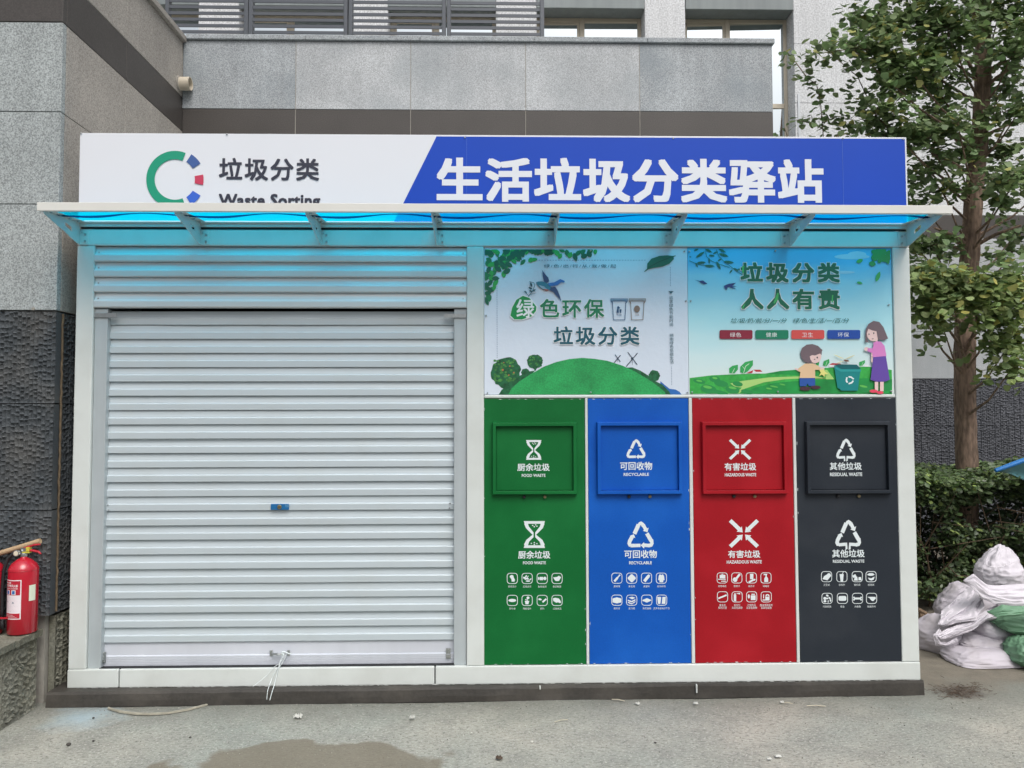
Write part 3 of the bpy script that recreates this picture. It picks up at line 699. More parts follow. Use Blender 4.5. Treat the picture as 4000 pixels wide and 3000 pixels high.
pr = [(.014, 0), (-.008, 0), (-.010, .006)]
for k in range(5): zz_ = .009+k*.0095; pr += [(-.010, zz_), (-.0085, zz_+.001), (-.010, zz_+.002)]
pr += [(-.010, .058), (-.002, .063), (.003, h), (.014, h)]
m.prism(pr, sx0, sx1, 'x'); o = obj('bottom_rail', m, mat('rail_metal', alb(200, 204, 212), .3, metal=.15, streak=.03), RS, org=(0, 0, 0)); o.location = (0, YS, zr0)
m = MB(); m.box(sx0, sx1, .06, .075, ZP-.004, zr0+.01); m.box(sx0, sx1, .012, .0598, ZP-.004, ZP+.0025); obj('rail_gap_shade', m, M_DARK, RS)  # dark strips painted in for the shaded gap below the bottom rail
# fixings
def fit(px0, py0, px1, py1, Y): return X_(px0, (py0+py1)/2, Y), X_(px1, (py0+py1)/2, Y), Z_((px0+px1)/2, py1, Y), Z_((px0+px1)/2, py0, Y)
for box in ((368, 1223, 456, 1240), (1736, 1226, 1821, 1241)):
    x0, x1, z0, z1 = fit(*box, .012); m = MB(); m.box(x0, x1, .010, .016, z0, z1); obj('retaining_strap', m, M_ZINC, RS)
x0, x1, z0, z1 = fit(1058, 1968, 1129, 1992, .045); m = MB(); m.box(x0, x1, .040, .048, z0, z1); lk = obj('lock_plate', m, cm(26, 98, 150), RS, bevel=.003)
m = MB(); m.lathe([(.012, .041), (.012, .035), (.009, .034)], *at(1092, 1980, .04)[[0, 2]], n=16, axis='y'); obj('lock_cylinder', m, M_BRASS, lk)
m = MB(); text_into(m, 'PUSH', (1107, 1974, 1125, 1985), .0395, bold=.02); obj('lettering', m, cm(120, 165, 196), lk)
x0, x1, z0, z1 = fit(1053, 2541, 1132, 2562, .04); zc = (z0+z1)/2
m = MB(); m.box(x0, x0+.016, .043, .048, z0, z1); m.box(x1-.016, x1, .043, .048, z0, z1)
m.tube([(x0+.012, .043, zc), (x0+.018, .026, zc), (x0+.05, .022, zc), (x1-.018, .026, zc), (x1-.012, .043, zc)], [.004, .005, .007, .005, .004], 8)
obj('pull_handle', m, M_ZINC, RS)
for box in ((393, 2548, 412, 2592), (1742, 2533, 1760, 2573)):
    x0, x1, z0, z1 = fit(*box, .04); m = MB(); m.box(x0, x1, .043, .0478, z0, z1); m.box(x0+.003, x1-.003, .030, .043, z0+.01, z0+.022)
    for zc in (z0+.006, z1-.006, (z0+z1)/2+.006): m.lathe([(.004, .043), (.003, .039)], (x0+x1)/2, zc, 8, 'y')
    obj('side_bolt', m, M_ZINC, RS)
m = MB()
for px, py in ((421, 1973), (424, 1993), (1758, 1966), (1756, 1984)): m.lathe([(.005, .047), (.003, .043)], *at(px, py, .045)[[0, 2]], n=8, axis='y')
obj('rivets', m, M_ZINC, RS)

# nylon string tied to the pull handle
m = MB(); a = at(1110, 2556, .03)
def string(pp, r): m.tube([tuple(at(px, py, Y)) for px, py, Y in pp], r, 6)
string([(1110, 2553, .02), (1108, 2560, .015), (1098, 2575, .01), (1092, 2590, .0), (1088, 2610, -.01), (1083, 2630, -.012), (1075, 2660, -.02), (1070, 2680, -.04), (1062, 2705, -.085), (1054, 2735, -.09)], .0022)
string([(1118, 2558, .02), (1108, 2580, .01), (1098, 2597, .0), (1078, 2618, -.012), (1062, 2650, -.02), (1052, 2678, -.05), (1045, 2700, -.085), (1042, 2732, -.09)], .0018)
string([(1115, 2556, .02), (1095, 2590, .005), (1070, 2606, -.01), (1040, 2640, -.02), (1010, 2665, -.04), (987, 2683, -.07)], .0012)
string([(1100, 2552, .022), (1108, 2546, .015), (1118, 2549, .013), (1128, 2554, .015), (1138, 2552, .018)], .0032)
string([(1103, 2545, .02), (1106, 2556, .012), (1100, 2562, .018)], .003)
obj('string', m, mat('nylon', alb(212, 220, 220), .4), label='white nylon string tied to the shutter pull handle and hanging down', cat='string')

# ---- bin door panels
def panel(i, name_col, mt, mtd, box_t, box_b):
    (tx0, tx1, ty), (bx0, bx1, by) = box_t, box_b
    x0 = (X_(tx0, ty)+X_(bx0, by))/2; x1 = (X_(tx1, ty)+X_(bx1, by))/2
    return x0, x1
tops = [((1891, 2283, 1557), (1891, 2291, 2600)), ((2297, 2688, 1556), (2304, 2703, 2597)), ((2703, 3093, 1555), (2720, 3115, 2593)), ((3108, 3499, 1553), (3129, 3528, 2589))]
cols = [('green', (0, 96, 42)), ('blue', (0, 80, 172)), ('red', (150, 8, 24)), ('charcoal', (36, 42, 50))]
XP = []
for (t, b) in tops: XP.append(((X_(t[0], t[2])+X_(b[0], b[2]))/2, (X_(t[1], t[2])+X_(b[1], b[2]))/2))
for i in range(3):
    bar('mullion', XP[i][1]+.002, XP[i+1][0]-.002, ZP+.001, ZG+.001, .003, .06, bv=.003)
boxes = dict(
 up_icon=[(2055, 1719, 2115, 1796), (2447, 1715, 2521, 1790), (2851, 1718, 2931, 1793), (3266, 1713, 3342, 1793)],
 up_cn=[(2021, 1810, 2147, 1840), (2422, 1804, 2548, 1836), (2830, 1808, 2954, 1838), (3241, 1806, 3366, 1836)],
 up_en=[(2038, 1851, 2131, 1863), (2436, 1847, 2535, 1859), (2831, 1848, 2954, 1861), (3242, 1846, 3368, 1860)],
 lo_icon=[(2046, 2036, 2129, 2141), (2451, 2037, 2554, 2139), (2853, 2033, 2961, 2136), (3264, 2031, 3365, 2136)],
 lo_cn=[(2024, 2152, 2150, 2183), (2439, 2149, 2567, 2181), (2845, 2150, 2971, 2180), (3252, 2147, 3379, 2178)],
 lo_en=[(2043, 2193, 2133, 2205), (2458, 2193, 2547, 2205), (2840, 2189, 2977, 2202), (3255, 2187, 3378, 2199)])
CN_ = ['厨余垃圾', '可回收物', '有害垃圾', '其他垃圾']; EN_ = ['FOOD WASTE', 'RECYCLABLE', 'HAZARDOUS WASTE', 'RESIDUAL WASTE']
def sub(box):       # unit square (0..1, y down) -> pixels
    return lambda u, v: (box[0]+u*(box[2]-box[0]), box[1]+v*(box[3]-box[1]))
def arrow_ring(mb, Y, mp, residual=False):
    T, Rr, Lf = (.5, .0), (1.0, .93), (.0, .93)
    def seg(p, q, w=.15):
        l = math.hypot(q[0]-p[0], q[1]-p[1]); nx, ny = -(q[1]-p[1])/l*w/2, (q[0]-p[0])/l*w/2
        poly_into(mb, [(p[0]+nx, p[1]+ny), (q[0]+nx, q[1]+ny), (q[0]-nx, q[1]-ny), (p[0]-nx, p[1]-ny)], Y, mp)
    def head(c, d, s=.17):
        l = math.hypot(*d); d = (d[0]/l, d[1]/l); poly_into(mb, [(c[0]+d[0]*s*.8, c[1]+d[1]*s*.8), (c[0]-d[1]*s*.75, c[1]+d[0]*s*.75), (c[0]+d[1]*s*.75, c[1]-d[0]*s*.75)], Y, mp)
    seg((.27, .48), (.43, .12)); poly_into(mb, [(.36, .22), (.43, .05), (.52, .0), (.62, .06), (.68, .18), (.56, .22), (.50, .14), (.46, .20)], Y, mp); seg((.60, .12), (.70, .32), .13); head((.70, .30), (.45, .85))
    seg((.74, .46), (.93, .78)); poly_into(mb, [(.86, .72), (.98, .68), (1.0, .86), (.94, .97), (.80, 1.0), (.80, .86), (.88, .84)], Y, mp)
    if residual:
        seg((.60, .91), (.86, .93), .12); seg((.14, .93), (.40, .91), .12); poly_into(mb, [(.40, .85), (.46, .85), (.48, 1.08), (.40, 1.12)], Y, mp); poly_into(mb, [(.60, .85), (.54, .85), (.52, 1.12), (.60, 1.08)], Y, mp)
    else:
        seg((.62, .91), (.86, .93), .13); head((.64, .92), (-1, 0)); seg((.12, .93), (.50, .92), .13)
    poly_into(mb, [(.0, .86), (.03, .72), (.12, .56), (.25, .62), (.15, .80), (.16, .97), (.06, .97)], Y, mp); head((.20, .60), (.35, -.85), .15)
def icon(i, mb, Y, mp):
    if i == 0:
        for y0, y1 in ((0, .10), (.90, 1.0)): poly_into(mb, [(.0, y0), (1, y0), (.96, y1), (.04, y1)] if y0 == 0 else [(.04, y0), (.96, y0), (1, y1), (0, y1)], Y, mp)
        for s in (0, 1):
            f = (lambda u: u) if s == 0 else (lambda u: 1-u)
            poly_into(mb, [(f(.02), .10), (f(.20), .10), (f(.24), .20), (f(.46), .42), (f(.46), .50), (f(.40), .50), (f(.10), .26)], Y, mp)
            poly_into(mb, [(f(.02), .90), (f(.02), .86), (f(.12), .70), (f(.46), .48), (f(.46), .60), (f(.26), .76), (f(.20), .90)], Y, mp)
        for (u, v) in ((.42, .16), (.56, .14), (.50, .21), (.62, .19), (.36, .83), (.5, .80), (.62, .84), (.5, .87)): poly_into(mb, ell(u, v, .035, .025, 6), Y, mp)
    elif i == 2:
        for a in (45, 135, 225, 315):
            c, s = math.cos(R_(a)), math.sin(R_(a)); Q = lambda r, t: (.5+c*r-s*t, .5+s*r+c*t)
            poly_into(mb, [Q(.70, -.07), Q(.70, .07), Q(.24, .07), Q(.24, -.07)], Y, mp); poly_into(mb, [Q(.24, -.135), Q(.24, .135), Q(.06, 0)], Y, mp)
    else: arrow_ring(mb, Y, mp, i == 3)
def rounded(r, n=5, cx=.5, cy=.5, h=.5):
    pts = []
    for (sx, sy, a) in ((1, 1, 0), (-1, 1, 90), (-1, -1, 180), (1, -1, 270)):
        for k in range(n): t = R_(a+90*k/(n-1)); pts.append((cx+sx*(h-r)+r*math.cos(t), cy+sy*(h-r)+r*math.sin(t)))
    return pts
rot = lambda pts, a, c=(.5, .5): [((x-c[0])*math.cos(R_(a))-(y-c[1])*math.sin(R_(a))+c[0], (x-c[0])*math.sin(R_(a))+(y-c[1])*math.cos(R_(a))+c[1]) for x, y in pts]
rect = lambda a, b, c, d: [(a, b), (c, b), (c, d), (a, d)]
SM = [
 [  # food
  [[(.25, .35), (.32, .22), (.48, .17), (.60, .25), (.64, .42), (.76, .66), (.68, .76), (.72, .84), (.60, .78), (.45, .80), (.42, .58)]],
  [ell(.25, .45, .14, .1, 8, .4), ell(.4, .3, .07, .12, 8, .5), ell(.42, .52, .18, .08, 8, -.5), ell(.55, .36, .04, .13, 8, .6), ell(.58, .74, .22, .07, 10), ell(.8, .58, .12, .06, 8, -.6), ell(.58, .55, .08, .08, 8)],
  [[(.12, .35), (.24, .42), (.24, .58), (.12, .66)], rect(.26, .36, .58, .66), ell(.74, .5, .15, .16, 12)],
  [[(.14, .40), (.5, .36), (.66, .26), (.84, .36), (.86, .42), (.72, .66), (.64, .74), (.38, .74), (.30, .66)]]],
 None, None, None]
SM[0] += [[ell(.5, .5, .36, .15, 14)], [ell(.58, .26, .14, .13, 9), rect(.5, .34, .56, .56), ell(.40, .44, .1, .05, 7, .4), [(.28, .54), (.70, .54), (.62, .86), (.36, .86)]],
  [ell(.30, .40, .17, .09, 9, .2), rot(rect(.46, .44, .92, .60), -42, (.68, .5))], [[(.12, .30), (.34, .26), (.66, .32), (.80, .5), (.88, .70), (.74, .74), (.58, .66), (.44, .72), (.16, .56)]]]
SM[1] = [[rot(rect(.12, .42, .56, .62), -48), rot(rect(.56, .45, .94, .57), -48)], [rot(rounded(.12, 4, .5, .5, .30), -45)], [rot(rect(.14, .38, .80, .66), -52), rot(rect(.78, .42, .90, .62), -52)],
  [[(.36, .14), (.5, .22), (.64, .14), (.74, .28), (.80, .66), (.68, .70), (.66, .88), (.34, .88), (.32, .70), (.20, .66), (.26, .28)]],
  [[(.1, .34), (.5, .24), (.9, .34), (.9, .70), (.5, .80), (.1, .70)]], [[(.2, .26), (.55, .18), (.85, .28), (.55, .42)], [(.14, .46), (.5, .58), (.84, .40), (.84, .52), (.5, .70), (.14, .58)], [(.14, .64), (.5, .78), (.84, .58), (.84, .68), (.5, .88), (.14, .74)]],
  [[(.1, .48), (.5, .32), (.9, .46), (.9, .54), (.5, .72), (.1, .56)]], [[(.1, .2), (.46, .2), (.38, .84), (.16, .84)], [(.58, .2), (.88, .2), (.84, .84), (.5, .84)]]]
SM[2] = [[rect(.26, .22, .78, .54), rect(.42, .12, .60, .20), rect(.12, .58, .82, .66), rect(.4, .76, .84, .84)], [ell(.34, .66, .22, .21, 12), rot(rect(.44, .40, .96, .60), -52, (.5, .5))], [rect(.38, .12, .68, .62), rot(rect(.10, .66, .60, .82), -28), ell(.76, .68, .14, .08, 8, -.5)],
  [[(.28, .12), (.64, .12), (.58, .22), (.56, .36), (.70, .54), (.70, .88), (.34, .88), (.34, .54), (.46, .36), (.44, .22), (.30, .26)]],
  [rot(rect(.08, .42, .92, .56), -22)], [rect(.20, .28, .42, .90), rect(.26, .16, .36, .28), [(.38, .18), (.78, .12), (.78, .28)]], [rect(.42, .36, .86, .80), rect(.48, .22, .80, .32), ell(.24, .46, .1, .2, 10)],
  [rect(.42, .48, .80, .84), rect(.22, .28, .30, .64), rect(.16, .74, .44, .84), [(.42, .46), (.46, .30), (.62, .24), (.76, .30), (.82, .46), (.74, .46), (.62, .34), (.50, .46)]]]
SM[3] = [[[(.12, .72), (.30, .44), (.52, .30), (.66, .18), (.84, .22), (.92, .42), (.58, .84)]], [[(.28, .26), (.66, .26), (.60, .94), (.38, .94)], rot(rect(.54, .02, .60, .28), 25, (.57, .2))], [rot(rect(.14, .20, .46, .44), -30), [(.28, .5), (.5, .5), (.56, .86), (.18, .86)], [(.62, .54), (.84, .54), (.92, .84), (.60, .84)]],
  [[(.10, .32), (.34, .18), (.66, .18), (.84, .32), (.62, .42), (.34, .42)], [(.2, .58), (.5, .66), (.84, .48), (.74, .78), (.54, .86), (.34, .80)]],
  [ell(.30, .50, .16, .14, 7), ell(.52, .24, .14, .1, 6, .5), ell(.52, .5, .12, .08, 6), ell(.30, .76, .14, .12, 7), ell(.74, .48, .16, .08, 6, .9), ell(.60, .78, .05, .14, 6), ell(.82, .70, .08, .12, 6)], [rounded(.14, 4, .36, .5, .22), rounded(.14, 4, .64, .5, .22), rect(.36, .28, .64, .72)],
  [rect(.2, .42, .8, .60), ell(.17, .42, .08, .09, 8), ell(.17, .62, .08, .09, 8), ell(.83, .42, .08, .09, 8), ell(.83, .62, .08, .09, 8)], [[(.08, .36), (.86, .36), (.90, .52), (.78, .62), (.68, .74), (.54, .74), (.40, .60), (.30, .46)]]]
CAP = [['菜帮菜叶', '瓜果皮核', '鱼骨鱼刺', '剩菜剩饭', '茶叶渣', '残枝落叶', '调料', '过期食品'], ['废玻璃', '废金属', '废塑料', '废旧织物', '废纸张', '废书籍', '废纸板箱', '废弃电器电子产品'],
       ['充电电池', '温度计', '血压计', '消毒液', '废含汞\n荧光灯管', '杀虫剂\n及其包装物', '过期药品\n及其包装物', '废油漆和溶剂\n及其包装物'], ['卫生纸', '饮料杯', '塑料袋', '纸尿裤', '污染纸张', '餐盒', '大棒骨', '陶瓷碎片']]
SMX = [([1980, 2038, 2097, 2155], [1980, 2038, 2097, 2155], 2239, 2325), ([2389, 2447, 2505, 2563], [2389, 2447, 2506, 2564], 2238, 2324), ([2801, 2858, 2915, 2972], [2802, 2859, 2916, 2973], 2237, 2311), ([3209, 3269, 3329, 3383], [3211, 3271, 3330, 3385], 2232, 2317)]
flapbox = [(1922, 1649, 2254, 1932), (2330, 1647, 2664, 1931), (2739, 1646, 3073, 1930), (3145, 1645, 3478, 1929)]
for i in range(4):
    cname, c8 = cols[i]; x0, x1 = XP[i]
    mt = mat('door_'+cname, alb(*c8), .5, spec=.3, var=.07, vs=2.5, grain=.05, gs=140, dirt=alb(min(255, c8[0]+40), min(255, c8[1]+35), min(255, c8[2]+30)), dirt_amt=.18, dirt_s=2.5, bump=.03, bs=20)
    m = MB(); m.box(x0, x1, .006, .03, ZP+.003, ZG-.001)
    BP = obj('bin_door', m, mt, ST, bevel=.002, label='%s bin door with framed flap and white waste symbols' % cname)
    m = MB(); rr_ = random.Random(60+i)
    for q_ in range(24):
        side = rr_.choice('tttbblr'); sz_ = rr_.uniform(.0015, .005); ln_ = rr_.uniform(.003, .022)
        if side in 'tb': cx_ = rr_.uniform(x0+.02, x1-.02); cz_ = (ZG-.004) if side == 't' else ZP+.006; hx, hz = ln_/2, sz_/2
        else: cz_ = rr_.uniform(ZP+.03, ZG-.03); cx_ = x0+.003 if side == 'l' else x1-.003; hx, hz = sz_/2, ln_/2
        pts_ = [(cx_+hx*math.cos(t)*rr_.uniform(.6, 1.2), cz_+hz*math.sin(t)*rr_.uniform(.6, 1.2)) for t in (0, 1, 2.1, 3.2, 4.2, 5.2)]
        m.prism(pts_, .0052, .0062, 'y')
    obj('paint_chips', m, M_PRINTW, BP, kind='stuff')
    fb = flapbox[i]; ax0, ax1, az0, az1 = fit(*fb, 0.0); tw = .022
    o4 = [(ax0, az0), (ax1, az0), (ax1, az1), (ax0, az1)]; mid = [(ax0+.004, az0+.004), (ax1-.004, az0+.004), (ax1-.004, az1-.004), (ax0+.004, az1-.004)]; i4 = [(ax0+tw, az0+tw), (ax1-tw, az0+tw), (ax1-tw, az1-tw), (ax0+tw, az1-tw)]
    m = MB(); vs = [(x, .0055, z) for x, z in o4]+[(x, -.022, z) for x, z in mid]+[(x, -.022, z) for x, z in i4]+[(x, .0055, z) for x, z in i4]
    fs = []
    for a in range(3):
        for k in range(4): fs.append((a*4+k, a*4+(k+1) % 4, (a+1)*4+(k+1) % 4, (a+1)*4+k))
    m.add(vs, fs)
    for (x, sx, z, sz) in ((ax0, 1, az0, 1), (ax1, -1, az0, 1), (ax1, -1, az1, -1), (ax0, 1, az1, -1)):   # mitre lines
        pass
    obj('flap_frame', m, mt, BP, bevel=.0015)
    m = MB(); m.box(ax0+tw+.003, ax1-tw-.003, .0005, .0058, az0+tw+.003, az1-tw-.003); obj('flap', m, mt, BP)
    for s_, (dx, mm) in enumerate(((.355, M_BLACK), (.598, M_BRASS))):
        xx = ax0+(ax1-ax0)*dx+.01; m = MB(); m.lathe([(.009, .006), (.009, -.006), (.006, -.009)], xx, az0-.012, 14, 'y'); obj('lock', m, mm, BP)
    Yu, Yl = -.0002, .0050
    m = MB(); icon(i, m, Yu, sub(boxes['up_icon'][i])); obj('waste_symbol', m, M_PRINTW, BP)
    m = MB(); icon(i, m, Yl, sub(boxes['lo_icon'][i])); obj('waste_symbol', m, M_PRINTW, BP)
    m = MB(); text_into(m, CN_[i], boxes['up_cn'][i], Yu, bold=.02); text_into(m, EN_[i], boxes['up_en'][i], Yu, bold=.03); obj('lettering', m, M_PRINTW, BP)
    m = MB(); text_into(m, CN_[i], boxes['lo_cn'][i], Yl, bold=.02); text_into(m, EN_[i], boxes['lo_en'][i], Yl, bold=.03); obj('lettering', m, M_PRINTW, BP)
    r1, r2, ya, yb = SMX[i]
    for k in range(8):
        px = (r1 if k < 4 else r2)[k % 4]; py = ya if k < 4 else yb; hw = 21.0; bx_ = (px, py, px+42.5, py+42.5); mp = sub(bx_)
        m = MB(); ring_into(m, rounded(.28), rounded(.23, h=.445), Yl, mp)
        for pl in SM[i][k]: poly_into(m, pl, Yl-.0002, mp)
        ct = CAP[i][k]; nch = max(len(s) for s in ct.split('\n')); nl = ct.count('\n')+1; cw = nch*8.3 if nch < 8 else 63; cxp = px+21.2
        text_into(m, ct, (cxp-cw/2, py+49, cxp+cw/2, py+49+8.5*nl+(3 if nl > 1 else 0)), Yl, bold=.015)
        obj('pictogram', m, M_PRINTW, BP)

# ---- posters
def p1(u, v): return (1850+u*.3933, 940+v*.3933)
def p2(u, v): return (2660+u*.4069, 940+v*.4069)
M_P1 = mat('poster_lilac', alb(208, 217, 250), .38, var=.03, vs=2, bump=.12, bs=35)
x0p, x1p, z0p, z1p = XM1+.002, X_(2690, 1250), 1.643, ZBM-.002
m = MB(); m.box(x0p, x1p-.001, .012, .02, z0p, z1p); PA = obj('poster', m, M_P1, ST, label='lilac poster with green hill, bird and trees')
m = MB(); x2p = XD-.002; m.box(x1p+.001, x2p, .012, .02, z0p, z1p)
def grad_mat(name, stops, z0, z1):
    mt = bpy.data.materials.new(name); mt.use_nodes = True; N = mt.node_tree.nodes; L = mt.node_tree.links; b = N['Principled BSDF']; b.inputs['Roughness'].default_value = .38
    g = N.new('ShaderNodeNewGeometry'); s = N.new('ShaderNodeSeparateXYZ'); L.new(g.outputs['Position'], s.inputs[0])
    nz = N.new('ShaderNodeTexNoise'); nz.inputs['Scale'].default_value = 3.0; nz.inputs['Detail'].default_value = 5; mp = N.new('ShaderNodeMapping'); mp.inputs['Scale'].default_value = (1, 1, 3); L.new(g.outputs['Position'], mp.inputs[0]); L.new(mp.outputs[0], nz.inputs['Vector'])
    r = N.new('ShaderNodeMapRange'); r.inputs[1].default_value = z0; r.inputs[2].default_value = z1; L.new(s.outputs[2], r.inputs[0])
    a = N.new('ShaderNodeMath'); a.operation = 'MULTIPLY_ADD'; L.new(nz.outputs[0], a.inputs[0]); a.inputs[1].default_value = .22; L.new(r.outputs[0], a.inputs[2])
    cr = N.new('ShaderNodeValToRGB'); L.new(a.outputs[0], cr.inputs[0]); e = cr.color_ramp.elements
    e[0].position, e[0].color = stops[0][0], (*alb(*stops[0][1]), 1); e[1].position, e[1].color = stops[-1][0], (*alb(*stops[-1][1]), 1)
    for p_, c_ in stops[1:-1]: q = e.new(p_); q.color = (*alb(*c_), 1)
    L.new(cr.outputs[0], b.inputs['Base Color']); return mt
M_P2 = grad_mat('poster_sky', [(.1, (216, 224, 220)), (.38, (202, 226, 228)), (.62, (170, 220, 236)), (.88, (136, 206, 240)), (1.08, (80, 184, 234))], z0p, z1p)
PBo = obj('poster', m, M_P2, ST, label='sky blue poster with cartoon child, woman and teal bin')
class Art:      # collects flat print per colour, each colour one sheet part, later colours lie on top
    def __init__(s, parent, mp, y0=.0114): s.p, s.mp, s.y = parent, mp, y0
    def put(s, name, col, polys=(), lines=(), texts=(), lab=None, mt=None):
        s.y -= .00022
        if name in ('printed_tree', 'printed_shrubs', 'printed_bank', 'printed_bushes', 'printed_leaf_tree', 'printed_house', 'printed_cloud', 'falling_leaf', 'swallow', 'bird_wing', 'woman_skin') and not texts and not lines:
            for pl in polys:
                m = MB(); poly_into(m, pl, s.y, s.mp); s.y -= .00003; o = obj(name, m, mt or cm(*col), s.p, lab)
            return o
        m = MB()
        for pl in polys: poly_into(m, pl, s.y, s.mp)
        for (pts, wd) in lines: line_into(m, pts, wd, s.y, s.mp)
        for t in texts: text_into(m, t[0], t[1], s.y, mp=s.mp, **(t[2] if len(t) > 2 else {}))
        return obj(name, m, mt or cm(*col), s.p, lab)
A = Art(PA, p1)
B0 = 1528
dash = lambda x0, y0, x1, y1, n: [([(x0+(x1-x0)*k/n, y0+(y1-y0)*k/n), (x0+(x1-x0)*(k+.5)/n, y0+(y1-y0)*(k+.5)/n)], 4.5) for k in range(n)]
A.put('dashed_line', (92, 118, 150), lines=dash(620, 190, 1725, 190, 40)+dash(232, 450, 234, 1170, 40)+dash(1958, 260, 1960, 455, 12)+dash(1970, 1250, 1972, 1440, 12))
A.put('blue_ridge', (42, 104, 176), [[(1850, B0), (1860, 1395), (1900, 1430), (1950, 1470), (2010, 1478), (2050, 1500), (2070, B0)]])
def bumpy(cx, cy, rx, ry, n=30, s=.10, seed=1, rot=0):
    r = random.Random(seed); return [(cx+rx*math.cos(t)*(1+r.uniform(-s, s)), cy+ry*math.sin(t)*(1+r.uniform(-s, s))) for t in [2*math.pi*k/n for k in range(n)]]
M_FOL = mat('print_foliage', alb(30, 92, 58), .4, var=.45, vs=60); M_FOL2 = mat('print_foliage_light', alb(70, 132, 66), .4, var=.35, vs=50)
A.put('printed_tree', None, [bumpy(320, 1310, 145, 150, seed=3), bumpy(612, 1200, 78, 72, seed=4), bumpy(515, 1310, 42, 42, seed=5), bumpy(1800, 1340, 55, 55, seed=6), rect(300, 1440, 340, 1500), rect(604, 1255, 622, 1290)], mt=M_FOL)
r_ = random.Random(5)
A.put('printed_tree_light', None, [bumpy(320+r_.uniform(-110, 90), 1290+r_.uniform(-110, 110), 14, 11, 7, .2, k) for k in range(46)]+[bumpy(610+r_.uniform(-55, 55), 1190+r_.uniform(-50, 45), 9, 8, 7, .2, k) for k in range(16)], mt=M_FOL2)
A.put('printed_fruit', (176, 110, 70), [ell(290, 1283, 11, 11, 8), ell(360, 1245, 8, 8, 8), ell(350, 1335, 8, 8, 8), ell(400, 1310, 8, 8, 8), ell(300, 1210, 6, 6, 8)])
A.put('printed_shrubs', None, [[(250, B0), (280, 1480), (330, 1440), (390, 1400), (450, 1345), (540, 1300), (610, 1290), (520, 1400), (400, B0)], [(1520, 1260), (1580, 1258), (1660, 1290), (1740, 1340), (1800, 1390), (1880, 1430), (1950, 1500), (1960, B0), (1700, B0)]], mt=M_FOL)
M_HILL = mat('print_grass', alb(42, 152, 84), .4, var=.22, vs=9, grain=.16, gs=120)
A.put('printed_hill', None, [[(345, B0), (375, 1470), (450, 1400), (560, 1330), (700, 1250), (820, 1205), (950, 1175), (1080, 1163), (1200, 1172), (1330, 1192), (1480, 1240), (1600, 1295), (1720, 1365), (1830, 1440), (1900, 1500), (1915, B0)]], mt=M_HILL)
for (cx, cy, s) in ((1578, 1168, 62), (1432, 1166, 34)):
    A.put('printed_windmill', (34, 52, 70), lines=[([(cx-s*.7, cy-s), (cx+s*.8, cy+s)], 7), ([(cx+s*.85, cy-s*.85), (cx-s*.95, cy+s*1.3)], 8), ([(cx, cy), (cx+s*.05, cy+s)], 3)], polys=[ell(cx, cy, s*.2, s*.18, 8)])
r_ = random.Random(9); lv = [[], [], []]
def leafspot(x, y): lv[r_.randrange(3)].append(leaf_pts(x, y, r_.uniform(60, 95), r_.uniform(38, 58), r_.uniform(0, 6.28)))
def clipx(pl): return [(max(112, x), max(84, y)) for x, y in pl]
for k in range(90):
    t = r_.random(); x = 112+t*470; ymax = 84+((1-t)**1.6)*520+r_.uniform(0, 40)*(1-t); leafspot(x, 84+r_.random()**.9*(min(ymax-84, 240-170*t if t > .35 else 400)))
for k in range(26): leafspot(600+r_.random()*180, 84+r_.random()*35)
for (x, y) in ((830, 120), (860, 150), (930, 120), (960, 140), (1010, 160), (1040, 120), (1090, 100), (1150, 130), (1100, 150), (1210, 105), (1160, 95), (880, 95), (570, 190), (600, 185), (490, 210), (300, 330), (330, 300), (130, 600), (150, 560), (135, 520)): leafspot(x, y)
for q, c in enumerate(((24, 118, 74), (48, 160, 76), (14, 96, 70))): A.put('printed_leaves', c, [clipx(p) for p in lv[q]])
A.put('printed_leaf', (22, 108, 88), [[(1725, 285), (1728, 225), (1770, 175), (1850, 148), (1930, 142), (1990, 150), (1992, 180), (1950, 225), (1880, 255), (1790, 268)], [(1985, 150), (2010, 143), (2010, 150), (1990, 158)], [(1730, 272), (1695, 305), (1702, 308), (1740, 280)]])
A.put('printed_leaf_vein', (12, 78, 66), lines=[([(1740, 262), (1850, 205), (1985, 152)], 6)])
A.put('blob', (226, 232, 240), [[(358, 748), (375, 660), (420, 580), (490, 538), (560, 560), (635, 650), (630, 700), (580, 760), (480, 790), (400, 790)]])
A.put('blob', (16, 140, 74), [[(366, 742), (382, 665), (425, 585), (490, 546), (555, 568), (625, 655), (620, 696), (575, 752), (478, 782), (405, 780)]])
A.put('lettering', (232, 238, 242), texts=[('绿', (425, 580, 605, 765), dict(bold=.016))])
A.put('lettering_outline', (232, 238, 246), texts=[('色环保', (660, 577, 1298, 766), dict(bold=.024, gap=1.22, off=.03)), ('垃圾分类', (795, 850, 1650, 1036), dict(bold=.024, gap=1.22, off=.03))])
A.put('lettering', (20, 118, 80), texts=[('色环保', (660, 577, 1298, 766), dict(bold=.024, gap=1.22))])
A.put('lettering', (18, 84, 100), texts=[('垃圾分类', (795, 850, 1650, 1036), dict(bold=.024, gap=1.22))])
A.put('lettering', (36, 82, 96), texts=[('绿/色/出/行/从/我/做/起', (700, 232, 1418, 266), dict(gap=1.25)), ('追\n求\n绿\n色\n节\n能\n时\n尚', (1946, 548, 1986, 850)), ('拥\n抱\n绿\n色\n低\n碳\n生\n活', (1950, 922, 1990, 1220))], polys=[[(1937, 500), (1990, 500), (1963, 526)]])
